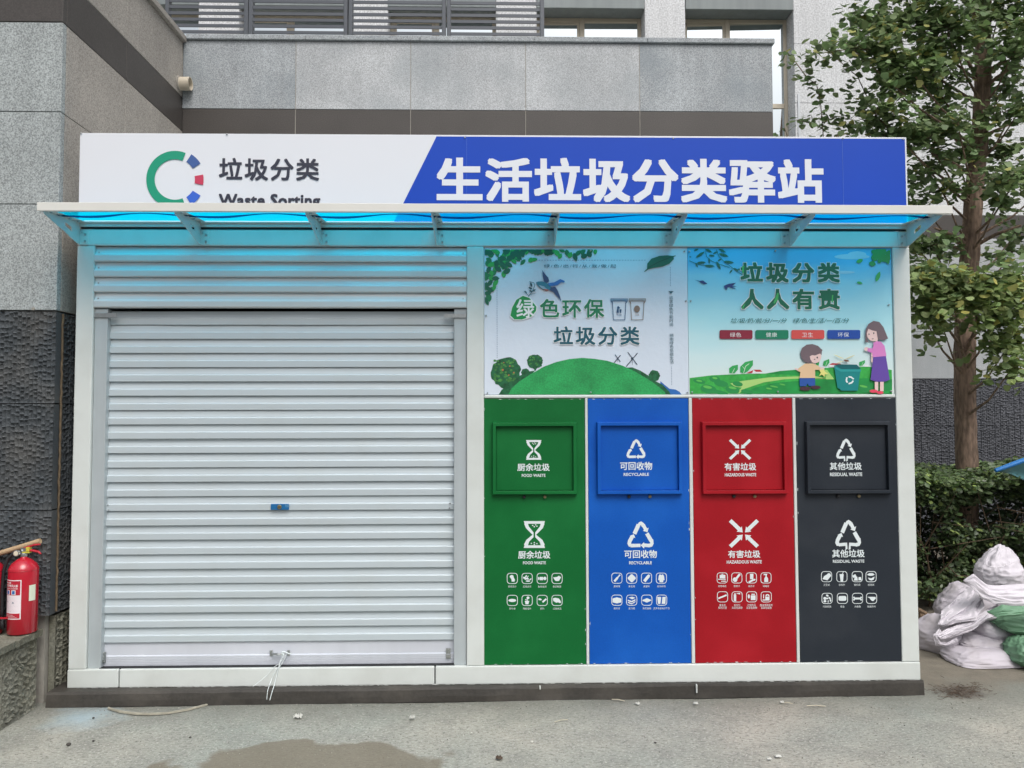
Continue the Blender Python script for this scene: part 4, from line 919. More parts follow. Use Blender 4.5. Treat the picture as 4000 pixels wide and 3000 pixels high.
for (x, c) in ((1365, (44, 84, 120)), (1545, (128, 110, 100))):
    f = lambda a, b: (x+a, b)
    A.put('printed_bin', c, lines=[([f(0, 588), f(165, 588)], 9), ([f(0, 574), f(165, 574), f(165, 600), f(0, 600), f(0, 574)], 5), ([f(15, 602), f(26, 785), f(140, 785), f(150, 602)], 6), ([f(2, 600), f(20, 625)], 6), ([f(163, 600), f(146, 625)], 6)],
          polys=([[f(62, 655), f(76, 648), f(84, 660), f(92, 664), f(90, 672), f(78, 672), f(78, 715), f(58, 715), f(60, 690), f(64, 670)], [f(86, 680), f(106, 680), f(102, 716), f(90, 716)]] if x < 1400 else [ell(x+80, 676, 30, 34, 12)]), texts=[('TRASH' if x < 1400 else 'CANS', (x+(55 if x < 1400 else 62), 725, x+(107 if x < 1400 else 100), 745), dict(bold=.02))])
# bird
A.put('bird_body', (42, 120, 140), [[(620, 415), (640, 404), (680, 402), (720, 415), (760, 440), (780, 470), (745, 490), (700, 488), (655, 462), (635, 440)]])
A.put('bird_belly', (150, 170, 186), [[(650, 440), (700, 452), (730, 480), (705, 484), (668, 466)]])
A.put('bird_breast', (176, 92, 78), [[(690, 476), (745, 484), (742, 496), (712, 494)]])
A.put('bird_wing', (46, 74, 112), [[(682, 290), (710, 330), (742, 365), (752, 400), (735, 415), (700, 408), (690, 360)], [(770, 462), (810, 455), (835, 490), (855, 540), (872, 600), (830, 550), (790, 505), (752, 490)]])
A.put('bird_tail', (44, 110, 176), [[(740, 420), (800, 412), (862, 380), (905, 398), (905, 412), (870, 412), (835, 440), (785, 448), (750, 450)]])
A.put('sprig', (40, 82, 92), lines=[([(545, 556), (590, 490), (608, 440), (600, 418), (555, 404)], 5), ([(548, 545), (500, 498)], 5), ([(552, 535), (622, 518)], 4), ([(575, 505), (548, 460)], 3)], polys=[leaf_pts(572, 435, 52, 20, 1.2), leaf_pts(565, 470, 46, 18, .5), leaf_pts(600, 492, 40, 16, -.5), leaf_pts(570, 500, 40, 15, .3), leaf_pts(520, 510, 36, 12, .9)])

B = Art(PBo, p2)
BL, BR, BB = 84, 2036, 1470
M_H2 = mat('print_meadow', alb(54, 162, 70), .4, var=.22, vs=8, grain=.12, gs=60)
B.put('printed_cloud', (158, 206, 228), [ell(1650, 150, 170, 26, 20), ell(1700, 128, 90, 30, 16), ell(1560, 300, 120, 14, 14)])
B.put('printed_meadow', None, [[(BL+6, BB), (BL+4, 1318), (300, 1292), (560, 1280), (820, 1275), (960, 1250), (1085, 1240), (1300, 1225), (1550, 1215), (1800, 1208), (2034, 1240), (2036, BB)]], mt=M_H2)
B.put('printed_path', (168, 206, 120), [[(560, BB), (620, 1420), (800, 1360), (1000, 1330), (1180, 1322), (1420, 1322), (1460, 1330), (1300, 1300), (1100, 1303), (850, 1312), (600, 1345), (480, 1370), (520, 1400), (590, 1410), (560, 1440)], [(1385, 1240), (1410, 1240), (1480, 1330), (1400, 1330)]])
M_H3 = mat('print_meadow_dark', alb(30, 140, 66), .4, var=.25, vs=10)
B.put('printed_bank', None, [[(600, BB), (720, 1410), (900, 1365), (1140, 1345), (1480, 1330), (1800, 1320), (2036, 1330), (2036, BB)], [(820, 1275), (960, 1250), (1085, 1240), (1250, 1238), (1340, 1290), (1100, 1290)]], mt=M_H3)
r_ = random.Random(4)
B.put('printed_bushes', (38, 138, 72), [ell(x, y, rx, ry, 14, .2) for (x, y, rx, ry) in ((180, 1350, 60, 22), (330, 1330, 55, 30), (390, 1370, 70, 30), (550, 1375, 50, 24), (270, 1425, 80, 42), (500, 1430, 70, 36), (640, 1450, 60, 22), (370, 1455, 90, 20), (1780, 1420, 70, 40), (1980, 1400, 50, 40), (1900, 1310, 60, 14))])
B.put('printed_bushes_light', (96, 184, 84), [ell(x, y, rx, ry, 10, .2) for (x, y, rx, ry) in ((180, 1345, 30, 9), (330, 1318, 26, 10), (260, 1405, 44, 14), (500, 1412, 40, 12), (900, 1400, 40, 7), (980, 1380, 30, 6), (850, 1420, 30, 8), (1760, 1398, 40, 10))])
B.put('printed_leaf_tree', (50, 160, 84), [[(470, 1270), (466, 1225), (500, 1200), (552, 1190), (552, 1235), (520, 1272)], [(575, 1262), (574, 1210), (620, 1165), (697, 1146), (696, 1195), (650, 1250), (610, 1275)], [(1370, 1195), (1378, 1155), (1430, 1135), (1432, 1170), (1405, 1205)], [(1718, 1195), (1720, 1165), (1775, 1145), (1774, 1172), (1745, 1203)], [(1310, 1200), (1300, 1175), (1335, 1160), (1330, 1195)]])
B.put('printed_stem', (196, 222, 196), lines=[([(493, 1278), (520, 1225)], 5), ([(605, 1275), (625, 1205), (660, 1180)], 6), ([(618, 1235), (595, 1205)], 4), ([(1393, 1205), (1410, 1160)], 4), ([(1740, 1205), (1755, 1165)], 3)])
B.put('printed_house', (222, 226, 226), [rect(685, 1245, 780, 1275), rect(1430, 1185, 1480, 1212), rect(1770, 1190, 1805, 1210)])
B.put('printed_roof', (180, 44, 52), [[(700, 1238), (765, 1238), (788, 1258), (725, 1258)], [(630, 1272), (670, 1255), (700, 1240), (690, 1268)], [(1430, 1188), (1460, 1174), (1540, 1180), (1540, 1192), (1450, 1192)]])
wl = []; wd = []
for (pts) in ([(240, 100), (250, 150), (300, 195), (380, 225), (470, 255)], [(345, 85), (370, 150), (420, 200), (500, 260), (600, 330)], [(84, 190), (130, 210), (200, 232), (300, 238)]):
    wd.append((pts, 5))
for (x, y, L_, a) in ((190, 130, 105, -.6), (270, 92, 80, .5), (200, 208, 90, -.05), (280, 240, 100, .05), (155, 232, 50, 1.1), (275, 190, 60, 1.5), (365, 235, 90, 1.1), (400, 90, 80, .5), (415, 135, 100, .3), (375, 182, 45, -.5), (465, 202, 100, .15), (485, 292, 50, -.9), (535, 275, 60, .6), (565, 272, 40, .1), (150, 85, 50, -.3), (335, 112, 50, -.4), (85, 152, 40, .1), (300, 140, 60, .2)): wl.append(leaf_pts(x, y, L_, L_*.22+4, a))
B.put('willow_leaves', (24, 104, 84), [[(max(86, a), max(76, b)) for a, b in p] for p in wl], lines=wd)
lf = []
r_ = random.Random(12)
for k in range(26): lf.append(leaf_pts(1840+r_.random()*170, 90+r_.random()**1.3*70+(r_.random()*60 if r_.random() < .3 else 0), r_.uniform(60, 90), r_.uniform(38, 54), r_.uniform(0, 6)))
lf += [leaf_pts(1845, 218, 70, 52, .2), leaf_pts(1915, 192, 50, 40, -.6), leaf_pts(1990, 190, 70, 40, 1.3)]
B.put('printed_leaves', (36, 146, 80), [[(min(2018, a), max(78, b)) for a, b in p] for p in lf])
B.put('falling_leaf', (60, 170, 88), [leaf_pts(1722, 192, 72, 38, -.35), leaf_pts(1898, 342, 105, 40, -1.2), leaf_pts(1722, 402, 60, 24, .25)])
B.put('swallow', (40, 62, 116), [[(170, 385), (215, 380), (258, 412), (225, 415), (195, 402)], [(130, 372), (185, 383), (200, 395)], [(415, 432), (460, 412), (535, 402), (505, 425), (480, 440), (452, 445), (445, 470), (425, 455)], [(480, 430), (545, 440), (500, 442), (540, 466), (478, 448)]])
tx = [('垃圾分类', (573, 205, 1531, 402), dict(bold=.042, gap=1.27)), ('人人有责', (580, 460, 1532, 660), dict(bold=.040, gap=1.27))]
B.put('lettering_outline', (232, 244, 246), texts=[(a, b, dict(c, off=.030)) for a, b, c in tx])
B.put('lettering', (8, 104, 76), texts=tx)
B.put('lettering_glint', (70, 178, 96), [[(592, 240), (612, 240), (606, 300), (592, 320)], [(604, 620), (625, 600), (600, 650), (586, 652)], [(930, 500), (942, 500), (938, 560), (905, 600), (890, 600)], [(1455, 520), (1468, 520), (1462, 590), (1450, 590)]])
B.put('lettering', (18, 96, 92), texts=[('垃/圾/扔/前/分/一/分', (478, 742, 1022, 790), dict(shear=.3, gap=1.0)), ('绿/色/生/活/一/百/分', (1076, 742, 1620, 790), dict(shear=.3, gap=1.0))])
for (x, c, t) in ((374, (136, 34, 56), '绿色'), (719, (14, 124, 92), '健康'), (1064, (212, 80, 76), '卫生'), (1409, (28, 74, 160), '环保')):
    rr = [(x+px*317, 857+py*85) for px, py in [(.03, 0), (.97, 0), (1, .12), (1, .88), (.97, 1), (.03, 1), (0, .88), (0, .12)]]
    B.put('button', c, [rr]); B.put('lettering', (226, 232, 236), texts=[(t, (x+100, 880, x+208, 925), dict(bold=.015, gap=1.12))])
# cartoon child
SK, HR = (226, 196, 192), (112, 96, 102)
B.put('child_skin', SK, [ell(1290, 1110, 62, 66, 18), [(1090, 1222), (1120, 1226), (1150, 1240), (1140, 1258), (1108, 1240)], [(1320, 1215), (1380, 1215), (1380, 1245), (1320, 1240)]])
B.put('child_hair', HR, [[(1150, 1080), (1165, 1030), (1210, 998), (1265, 992), (1320, 1010), (1350, 1040), (1362, 1048), (1356, 1065), (1352, 1100), (1340, 1082), (1290, 1102), (1262, 1098), (1240, 1110), (1245, 1140), (1262, 1160), (1230, 1178), (1185, 1160), (1158, 1125)]])
B.put('child_face', (50, 40, 48), [ell(1311, 1122, 7, 9, 8), ell(1286, 1138, 8, 4, 8)])
B.put('child_coat', (222, 188, 150), [[(1195, 1180), (1275, 1180), (1320, 1200), (1345, 1220), (1330, 1240), (1290, 1240), (1292, 1318), (1140, 1318), (1150, 1262), (1125, 1250), (1130, 1225)]])
B.put('child_shorts', (40, 84, 160), [[(1140, 1320), (1290, 1318), (1292, 1395), (1230, 1395), (1218, 1370), (1205, 1395), (1144, 1398)]])
B.put('child_shoes', (70, 44, 54), [ell(1195, 1420, 55, 20, 14), ell(1295, 1408, 48, 18, 14)])
B.put('child_star', (226, 220, 130), [[(1330, 1240), (1370, 1232), (1390, 1262), (1420, 1278), (1385, 1282), (1380, 1308), (1355, 1285), (1328, 1300), (1345, 1268)]])
# bin
B.put('printed_bin', (18, 128, 128), [[(1472, 1200), (1730, 1238), (1722, 1262), (1700, 1440), (1545, 1440), (1505, 1410)]])
B.put('printed_bin_lid', (12, 92, 98), [[(1478, 1192), (1520, 1186), (1690, 1190), (1732, 1232), (1540, 1232)]])
B.put('printed_bin_edge', (40, 150, 150), [[(1474, 1205), (1536, 1236), (1732, 1236), (1730, 1256), (1536, 1258), (1482, 1226)]])
o_ = ell(1622, 1338, 40, 38, 24); 
B.put('recycle_mark', (220, 232, 232), [ell(1622, 1338, 40, 38, 8, 0, R_(a), R_(a+85))+ell(1622, 1338, 24, 23, 8, 0, R_(a), R_(a+85))[::-1] for a in (10, 130, 250)]+[ell(1622+36*math.cos(R_(a)), 1338+34*math.sin(R_(a)), 12, 12, 3, R_(a)) for a in (98, 218, 338)])
B.put('printed_butterfly', (214, 206, 160), [leaf_pts(1520, 1115, 120, 10, .4), leaf_pts(1625, 1118, 110, 10, -.4), leaf_pts(1530, 1165, 70, 8, -.3)])
B.put('printed_butterfly_body', (120, 84, 70), [leaf_pts(1590, 1152, 60, 20, .2)])
# woman
B.put('woman_skin', SK, [ell(1850, 890, 66, 76, 20), rect(1868, 940, 1890, 985), ell(1782, 1040, 22, 20, 10), rect(1862, 1355, 1895, 1440), rect(1912, 1355, 1948, 1445), rect(1828, 1080, 1842, 1168)])
B.put('woman_hair', HR, [[(1772, 975), (1775, 850), (1800, 800), (1850, 770), (1905, 780), (1945, 830), (1990, 940), (1950, 955), (1892, 950), (1885, 905), (1878, 870), (1840, 862), (1800, 845), (1785, 890), (1795, 960), (1810, 976)]])
B.put('woman_face', (50, 40, 48), [ell(1852, 888, 6, 9, 8), ell(1806, 898, 5, 8, 8), ell(1842, 942, 12, 3, 8)])
B.put('woman_cardigan', (212, 130, 194), [[(1845, 980), (1880, 965), (1920, 970), (1955, 1010), (1970, 1085), (1972, 1108), (1840, 1118), (1838, 1080), (1790, 1060), (1795, 1030), (1838, 1036), (1850, 1000)]])
B.put('woman_skirt', (98, 72, 158), [[(1848, 1118), (1968, 1108), (2006, 1335), (1960, 1352), (1880, 1354), (1820, 1335)]])
B.put('woman_shoes', (222, 70, 96), [ell(1850, 1445, 40, 16, 12), ell(1912, 1458, 34, 15, 12)])
for (P_, mp_, pts) in ((PA, p1, ((2098, 102), (2113, 596), (2128, 1506), (138, 1512), (125, 742), (1165, 1506), (1165, 95))), (PBo, p2, ((84, 98), (98, 576), (110, 1455), (910, 92), (935, 1450), (2002, 614), (2024, 1445)))):
    for (u, v) in pts:
        q = at(*mp_(u, v)); m = MB(); m.lathe([(.0048, .012), (.0048, .0045), (.002, .0025)], q[0], q[2], 10, 'y'); obj('rivet', m, M_ZINC, P_)

# ================================================================== PROPS, LEFT
def extinguisher():
    E = thing('fire_extinguisher', 'red dry powder fire extinguisher with white label and black hose on the stone ledge', 'fire extinguisher', (0, 0, 0), 'fire extinguishers on the ledge')
    r = .0735
    m = MB(); m.lathe([(r-.006, 0), (r, .006), (r, .345), (r-.002, .352), (r-.012, .372), (r-.032, .390), (.028, .400), (.016, .404), (.016, .412)], 0, 0, 40); m.smooth = True; obj('cylinder', m, M_RED, E, org=(0, 0, 0))
    m = MB(); m.lathe([(r+.001, .338), (r+.0018, .340), (r+.001, .342)], 0, 0, 40); obj('weld_seam', m, M_RED, E, org=(0, 0, 0))
    m = MB(); m.lathe([(.015, .408), (.017, .412), (.017, .425), (.012, .43), (.012, .452)], 0, 0, 16); m.box(-.012, .02, -.010, .010, .428, .458); obj('valve', m, M_ZINC, E, org=(0, 0, 0))
    m = MB(); m.box(-.004, .034, -.012, .012, .430, .438); m.box(.016, .034, -.0125, .0125, .440, .462); obj('safety_seal', m, M_CREAM, E, org=(0, 0, 0))
    m = MB(); m.tube([(-.01, 0, .450), (.02, 0, .462), (.055, -.002, .473), (.088, -.004, .476)], [.006, .006, .006, .005], 8); obj('top_lever', m, M_RED, E, org=(0, 0, 0))
    m = MB(); m.tube([(.01, -.002, .444), (.05, -.003, .442), (.08, -.004, .436), (.094, -.005, .424)], [.005, .007, .006, .005], 8); obj('carry_handle', m, M_RED, E, org=(0, 0, 0))
    m = MB(); m.lathe([(.0165, -.016), (.0165, -.030), (.013, -.031)], -.026, .432, 20, 'y'); obj('gauge', m, M_ZINC, E, org=(0, 0, 0))
    m = MB(); m.lathe([(.0125, -.0305), (.0125, -.0315)], -.026, .432, 20, 'y'); obj('gauge_face', m, cm(214, 204, 184), E, org=(0, 0, 0))
    m = MB(); m.tube([(-.012, .0, .440), (-.045, -.01, .436), (-.072, -.025, .405), (-.086, -.035, .34), (-.090, -.04, .22), (-.088, -.04, .12), (-.086, -.04, .08)], .009, 10); m.tube([(-.086, -.04, .085), (-.082, -.042, .055), (-.078, -.042, .03)], [.011, .013, .013], 10); m.smooth = True; obj('hose', m, M_BLACK, E, org=(0, 0, 0))
    m = MB(); m.box(-.135, -.04, -.066, -.060, .088, .097); obj('hose_clip', m, M_RED, E, org=(0, 0, 0))
    def wrap(a0, a1, z0, z1, rr, n=14):
        mm = MB(); mm.grid([[(rr*math.sin(R_(a)), -rr*math.cos(R_(a)), z) for z in (z0, z1)] for a in [a0+(a1-a0)*k/n for k in range(n+1)]]); return mm
    lab = obj('label', wrap(-84, 24, .086, .296, r+.0006), cm(226, 216, 220), E, org=(0, 0, 0))
    obj('label_field', wrap(-84, 20, .215, .291, r+.0010), cm(176, 34, 52), lab, org=(0, 0, 0)); obj('label_field', wrap(-84, 20, .091, .118, r+.0010), cm(176, 34, 52), lab, org=(0, 0, 0))
    mm = MB()
    def wtext(body, a0, a1, z0, z1, bold=.02):
        v, f, ext = glyphs(body, bold)
        mm.add([((r+.0016)*math.sin(R_(a0+(a1-a0)*x/ext[0])), -(r+.0016)*math.cos(R_(a0+(a1-a0)*x/ext[0])), z0+(z1-z0)*y/ext[1]) for x, y in v], f)
    wtext('MFZ/ABC3型', -62, -18, .277, .286); wtext('手提式干粉灭火器', -62, 12, .258, .272); wtext('PORTABLE DRY POWDER', -62, 12, .247, .253, .01)
    for k in range(3): wtext('一一一一一一一一一', -70, 10-8*k, .095+.007*k, .0965+.007*k, .03)
    obj('label_lettering', mm, cm(232, 224, 224), lab, org=(0, 0, 0))
    for a in (-76, -56, -33, -6):
        q = wrap(a-9, a+9, .218, .242, r+.0016, 4); obj('label_pictogram', q, cm(224, 230, 238), lab, org=(0, 0, 0)); obj('label_pictogram', wrap(a-6, a+6, .221, .239, r+.0020, 4), cm(36, 100, 168), lab, org=(0, 0, 0))
    mm = MB()
    for k in range(12): wtext('一二三一二一三一二一', -70+(k % 3)*3, 12-(k % 4)*6, .128+k*.0068, .1296+k*.0068, 0)
    wtext('▲', -66, -56, .172, .182, 0); wtext('▲', -12, -2, .172, .182, 0); wtext('●', -40, -34, .176, .182, 0)
    obj('label_small_print', mm, cm(120, 126, 140), lab, org=(0, 0, 0))
    obj('inspection_tag', wrap(52, 80, .178, .262, r+.0012, 5), cm(214, 220, 200), E, org=(0, 0, 0))
    return E
E1 = extinguisher(); q = at(74, 2455, -.150); E1.location = (q[0]+.008, -.135, ZL+.004); E1.scale = (.95, .95, .95)
E2 = copy_tree(E1); E2.location = (X_(-50, 2455, -.165), -.165, ZL+.004); E2.rotation_euler = (0, 0, -.8)
E2['label'] = 'second red extinguisher cut off by the left edge of the photo'
a, b = at(-420, 2290, -.085), at(158, 2113, -.080)
m = MB(); m.tube([tuple(a), tuple(a+(b-a)*.4), tuple(a+(b-a)*.7), tuple(b)], [.015, .0145, .014, .014], 12)
obj('wooden_stick', m, M_WOOD, label='bare wooden stick leaning behind the red extinguisher handle', cat='stick')

# ================================================================== TREE, HEDGE
def frames(n):      # random orientations: normal mostly up, random heading
    th = RNG.uniform(0, 2*np.pi, n); h = np.stack([np.cos(th), np.sin(th), RNG.normal(-.25, .35, n)], 1); h /= np.linalg.norm(h, axis=1)[:, None]
    nn = RNG.normal(0, .45, (n, 3))+np.array([0, -.45, .8]); nn -= h*np.sum(nn*h, 1)[:, None]; nn /= np.linalg.norm(nn, axis=1)[:, None]
    return h, np.cross(nn, h), nn
def add_translucency(m, amt):
    N = m.node_tree.nodes; L = m.node_tree.links; p = N['Principled BSDF']; o = [x for x in N if x.type == 'OUTPUT_MATERIAL'][0]
    t = N.new('ShaderNodeBsdfTranslucent'); x = N.new('ShaderNodeMixShader'); x.inputs[0].default_value = amt
    L.new(p.inputs['Base Color'].links[0].from_socket, t.inputs[0]); L.new(p.outputs[0], x.inputs[1]); L.new(t.outputs[0], x.inputs[2]); L.new(x.outputs[0], o.inputs[0])
add_translucency(M_LEAF, .32); add_translucency(M_HLEAF, .2)
FAN = np.array([(0, 0, 0), (.30, -.30, .02), (.62, -.52, .07), (.88, -.40, .05), (1.0, -.16, .0), (.90, 0, -.03), (1.0, .16, .0), (.88, .40, .05), (.62, .52, .07), (.30, .30, .02)])
FANF = [(0, 1, 2, 3), (0, 3, 4, 5), (0, 5, 6, 7), (0, 7, 8, 9)]
OVAL = np.array([(0, 0, 0), (.3, -.24, .03), (.68, -.26, .03), (1, 0, -.03), (.68, .26, .03), (.3, .24, .03)]); OVALF = [(0, 1, 2, 3), (0, 3, 4, 5)]
def leaf_mesh(name, mt, pos, size, shape, faces, tones, fr=None):
    n = len(pos); h, s, nn = fr if fr else frames(n); k = len(shape)
    V = pos[:, None, :]+size[:, None, None]*(shape[None, :, 0:1]*h[:, None, :]+shape[None, :, 1:2]*s[:, None, :]+shape[None, :, 2:3]*nn[:, None, :])
    F = (np.array(faces)[None]+(np.arange(n)*k)[:, None, None]).reshape(-1, 4)
    me = bpy.data.meshes.new(name); me.vertices.add(n*k); me.vertices.foreach_set('co', V.reshape(-1)); me.loops.add(F.size); me.loops.foreach_set('vertex_index', F.reshape(-1))
    me.polygons.add(len(F)); me.polygons.foreach_set('loop_start', np.arange(len(F))*4); me.polygons.foreach_set('loop_total', np.full(len(F), 4))
    at_ = me.color_attributes.new('tone', 'FLOAT_COLOR', 'POINT'); cc = np.repeat(np.concatenate([tones, np.ones((n, 1))], 1), k, 0); at_.data.foreach_set('color', cc.reshape(-1))
    me.materials.append(mt); me.update(); me.validate(); return me
def tones(n, base, alt, p_alt, spread=.22):
    t = np.array(base)[None]*RNG.uniform(1-spread, 1+spread, (n, 1))*RNG.uniform(.92, 1.08, (n, 3)); a = RNG.random(n) < p_alt; t[a] = np.array(alt)[None]*RNG.uniform(.8, 1.2, (a.sum(), 1)); return t

YT = 2.2
TR = thing('ginkgo_tree', 'ginkgo tree with fan shaped green leaves rising from the hedge at right', 'tree', tuple(at(3777, 1850, YT)*[1, 1, 0]))
tp = [(3777, 2300, .115), (3777, 2050, .108), (3777, 1850, .102), (3768, 1500, .098), (3770, 1250, .094), (3790, 950, .088), (3806, 750, .083), (3826, 560, .078), (3838, 350, .073), (3840, 120, .068), (3850, -150, .062), (3870, -500, .05), (3880, -900, .03)]
tpts = []; 
for px, py, r in tp: q = at(px, py, YT); tpts.append((q[0], q[1], max(q[2], -.02), r*.80))
tpts[0] = (tpts[2][0], YT, -.05, .13)
P = []; nseg = 150; tz = [p[2] for p in tpts]
for k in range(nseg+1):
    z = tz[0]+(tz[-1]-tz[0])*k/nseg; x = np.interp(z, tz, [p[0] for p in tpts]); r = np.interp(z, tz, [p[3] for p in tpts]); row = []
    for a in range(49):
        t = 2*math.pi*(a % 48)/48; d = noise.noise(Vector((math.cos(t)*5, math.sin(t)*5, z*2.2)))*.010+abs(noise.noise(Vector((math.cos(t)*14, math.sin(t)*14, z*6))))*.008
        row.append((x+(r+d)*math.cos(t), YT+(r+d)*math.sin(t), z))
    P.append(row)
m = MB(); m.grid(P); m.smooth = True; obj('trunk', m, M_BARK, TR)
def trunk_at(z): return np.array([np.interp(z, tz, [p[0] for p in tpts]), YT, z])
# clusters of foliage: (px, py, depth, half-width px, half-height px, twigs)
clus = [(3420, 90, 1.9, 130, 90, 34), (3330, 190, 1.7, 150, 55, 26), (3560, 60, 2.0, 160, 90, 46), (3700, 110, 1.8, 130, 110, 46), (3520, 230, 1.8, 160, 80, 48), (3640, 320, 2.1, 120, 90, 38), (3480, 340, 2.1, 80, 70, 16),
        (3900, 60, 2.1, 120, 90, 36), (3960, 200, 1.9, 110, 80, 32), (3920, 330, 2.3, 90, 50, 15), (3990, 420, 2.0, 60, 40, 9),
        (3420, 450, 1.8, 70, 70, 20), (3500, 520, 1.9, 110, 45, 24), (3620, 540, 1.9, 110, 55, 28), (3650, 440, 2.3, 70, 60, 12), (3740, 480, 1.8, 50, 50, 10), (3620, 660, 2.1, 90, 60, 18), (3680, 740, 2.0, 90, 40, 14), (3740, 620, 2.3, 60, 50, 10),
        (3960, 430, 1.9, 90, 50, 15), (3930, 600, 2.2, 80, 70, 20), (3970, 700, 1.7, 90, 60, 24), (3900, 780, 1.8, 60, 40, 12), (3600, 800, 2.3, 60, 30, 6),
        (3640, 960, 2.1, 90, 40, 20), (3560, 940, 2.2, 50, 30, 6), (3980, 900, 2.3, 60, 30, 8), (3960, 980, 2.3, 60, 20, 5),
        (3610, 1090, 1.5, 90, 60, 34), (3720, 1150, 1.4, 110, 70, 44), (3840, 1130, 1.4, 110, 60, 42), (3950, 1120, 1.5, 90, 70, 38), (3590, 1210, 1.7, 60, 40, 14), (3680, 1270, 1.9, 40, 30, 6), (3880, 1240, 1.6, 70, 60, 22), (3940, 1350, 1.5, 60, 60, 22), (3960, 1430, 1.4, 50, 30, 10),
        (3700, -140, 2.0, 260, 120, 70), (4100, 0, 2.0, 140, 160, 50), (3950, -260, 2.2, 220, 130, 50), (4120, 700, 2.0, 100, 160, 34), (4120, 1150, 1.7, 100, 120, 34), (4130, 350, 2.4, 90, 120, 24), (3450, -120, 2.0, 150, 110, 30)]
branches = MB(); pos = []; sz = []
for (px, py, Y, hw, hh, nt_) in clus:
    c = at(px, py, Y); sx = hw*(Y+4.27)/FPX; szz = hh*(Y+4.27)/FPX; t0 = trunk_at(max(1.5, c[2]-.35-.2*abs(c[0]-trunk_at(c[2])[0])))
    mid = (t0+c)/2+np.array([0, 0, -.06]); L_ = np.linalg.norm(c-t0); branches.tube([tuple(t0), tuple(mid), tuple(c)], [.010+.006*min(1, L_), .008, .004], 7)
    for k in range(nt_):
        d = RNG.normal(0, 1, 3); d /= np.linalg.norm(d); e = c+d*np.array([sx, .16, szz])*RNG.uniform(.35, 1.0); s0 = c+(e-c)*RNG.uniform(.0, .4)
        ax = e-s0; ln = np.linalg.norm(ax)+1e-6; dr = ax/ln+np.array([0, 0, -.15]); tl = RNG.uniform(.06, .16)
        if k % 3 == 0: branches.tube([tuple(c), tuple(s0+(e-s0)*.5), tuple(e)], [.004, .003, .002], 4)
        for q in range(RNG.integers(10, 17)):
            pos.append(e+dr*tl*(q/6-.5)+RNG.normal(0, .03, 3)); sz.append(RNG.uniform(.042, .072))
# the sparse leafy shoot left of the crown
def shoot(pts, n, s=(.042, .066)):
    n = int(n*1.4)
    P3 = [at(*p) for p in pts]; branches.tube([tuple(p) for p in P3], [.005]+[.004]*(len(P3)-2)+[.002], 5)
    for k in range(n):
        t = (k+RNG.random()*.6)/n*(len(P3)-1); i = min(int(t), len(P3)-2); pos.append(P3[i]+(P3[i+1]-P3[i])*(t-i)+RNG.normal(0, .034, 3)); sz.append(RNG.uniform(*s))
shoot([(3225, 640, 2.0), (3212, 480, 2.0), (3205, 400, 2.0), (3190, 330, 2.0), (3140, 295, 2.0)], 58)
shoot([(3150, 300, 2.0), (3110, 245, 2.0), (3080, 208, 2.0)], 12, (.035, .05))
shoot([(3212, 500, 2.0), (3160, 480, 2.0), (3110, 468, 2.0)], 20)
shoot([(3212, 480, 2.0), (3270, 455, 2.0), (3340, 470, 2.0)], 30)
shoot([(3225, 560, 2.0), (3290, 520, 2.0), (3340, 535, 2.0)], 8)
shoot([(3420, 450, 2.1), (3350, 300, 2.0), (3200, 170, 1.8)], 16)
shoot([(3075, 640, 2.0), (3075, 530, 2.0), (3065, 500, 2.0)], 9, (.03, .045))
for (a, b) in (((3800, 690), (3640, 600)), ((3830, 360), (3960, 260)), ((3835, 300), (3930, 240)), ((3770, 1290), (3720, 1230)), ((3815, 560), (3900, 470)), ((3790, 970), (3990, 880)), ((3780, 960), (3650, 890)), ((3780, 990), (3700, 960)), ((3815, 300), (3740, 190)), ((3820, 130), (3780, -60))):
    A_, B_ = at(*a, YT), at(*b, YT-.25); branches.tube([tuple(A_), tuple((A_+B_)/2+np.array([0, 0, .02])), tuple(B_)], [.020, .014, .009], 8)
obj('branches', branches, M_BARK, TR)
pos = np.array(pos); sz = np.array(sz); n = len(pos)
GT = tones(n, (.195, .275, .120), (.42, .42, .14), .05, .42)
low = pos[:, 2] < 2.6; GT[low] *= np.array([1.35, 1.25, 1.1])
dist = np.linalg.norm(pos-CAM, axis=1)
P2 = (pos-CAM)@np.stack([_rt, _up, _fw], 1); pxx = 2000+FPX*P2[:, 0]/P2[:, 2]; pyy = 1500-FPX*P2[:, 1]/P2[:, 2]
seen = (pxx > 3050) & (pxx < 3990) & (pyy > 10) & ((pyy < 530) | (pxx > 3560))
order = np.argsort(np.where(seen, dist/sz, 1e9)); near = order[:300]; rest = order[300:]
h_, s_, n_ = frames(n)
org = np.array(TR.location)
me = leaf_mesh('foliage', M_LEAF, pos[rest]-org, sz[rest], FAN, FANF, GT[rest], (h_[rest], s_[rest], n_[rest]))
o = bpy.data.objects.new('foliage', me); C.objects.link(o); o.parent = TR; o['kind'] = 'stuff'
variants = []
for k in range(10):
    tn = tones(1, (.205, .285, .125), (.42, .42, .14), .10, .30); hh_ = np.array([[1., 0, 0]]); ss_ = np.array([[0, 1., 0]]); nn_ = np.array([[0, 0, 1.]])
    shp = FAN.copy(); shp[:, 1] *= RNG.uniform(.9, 1.15); shp[:, 2] += RNG.uniform(-.1, .15)*shp[:, 0]**2
    variants.append(leaf_mesh('leaf', M_LEAF, np.zeros((1, 3)), np.ones(1), shp, FANF, tn, (hh_, ss_, nn_)))
for j, i in enumerate(near):
    o = bpy.data.objects.new('leaf', variants[j % 10]); C.objects.link(o); o.parent = TR
    R3 = Matrix((h_[i], s_[i], n_[i])).transposed().to_4x4(); o.matrix_local = Matrix.Translation(Vector(pos[i]-org)) @ R3 @ Matrix.Scale(float(sz[i]), 4)

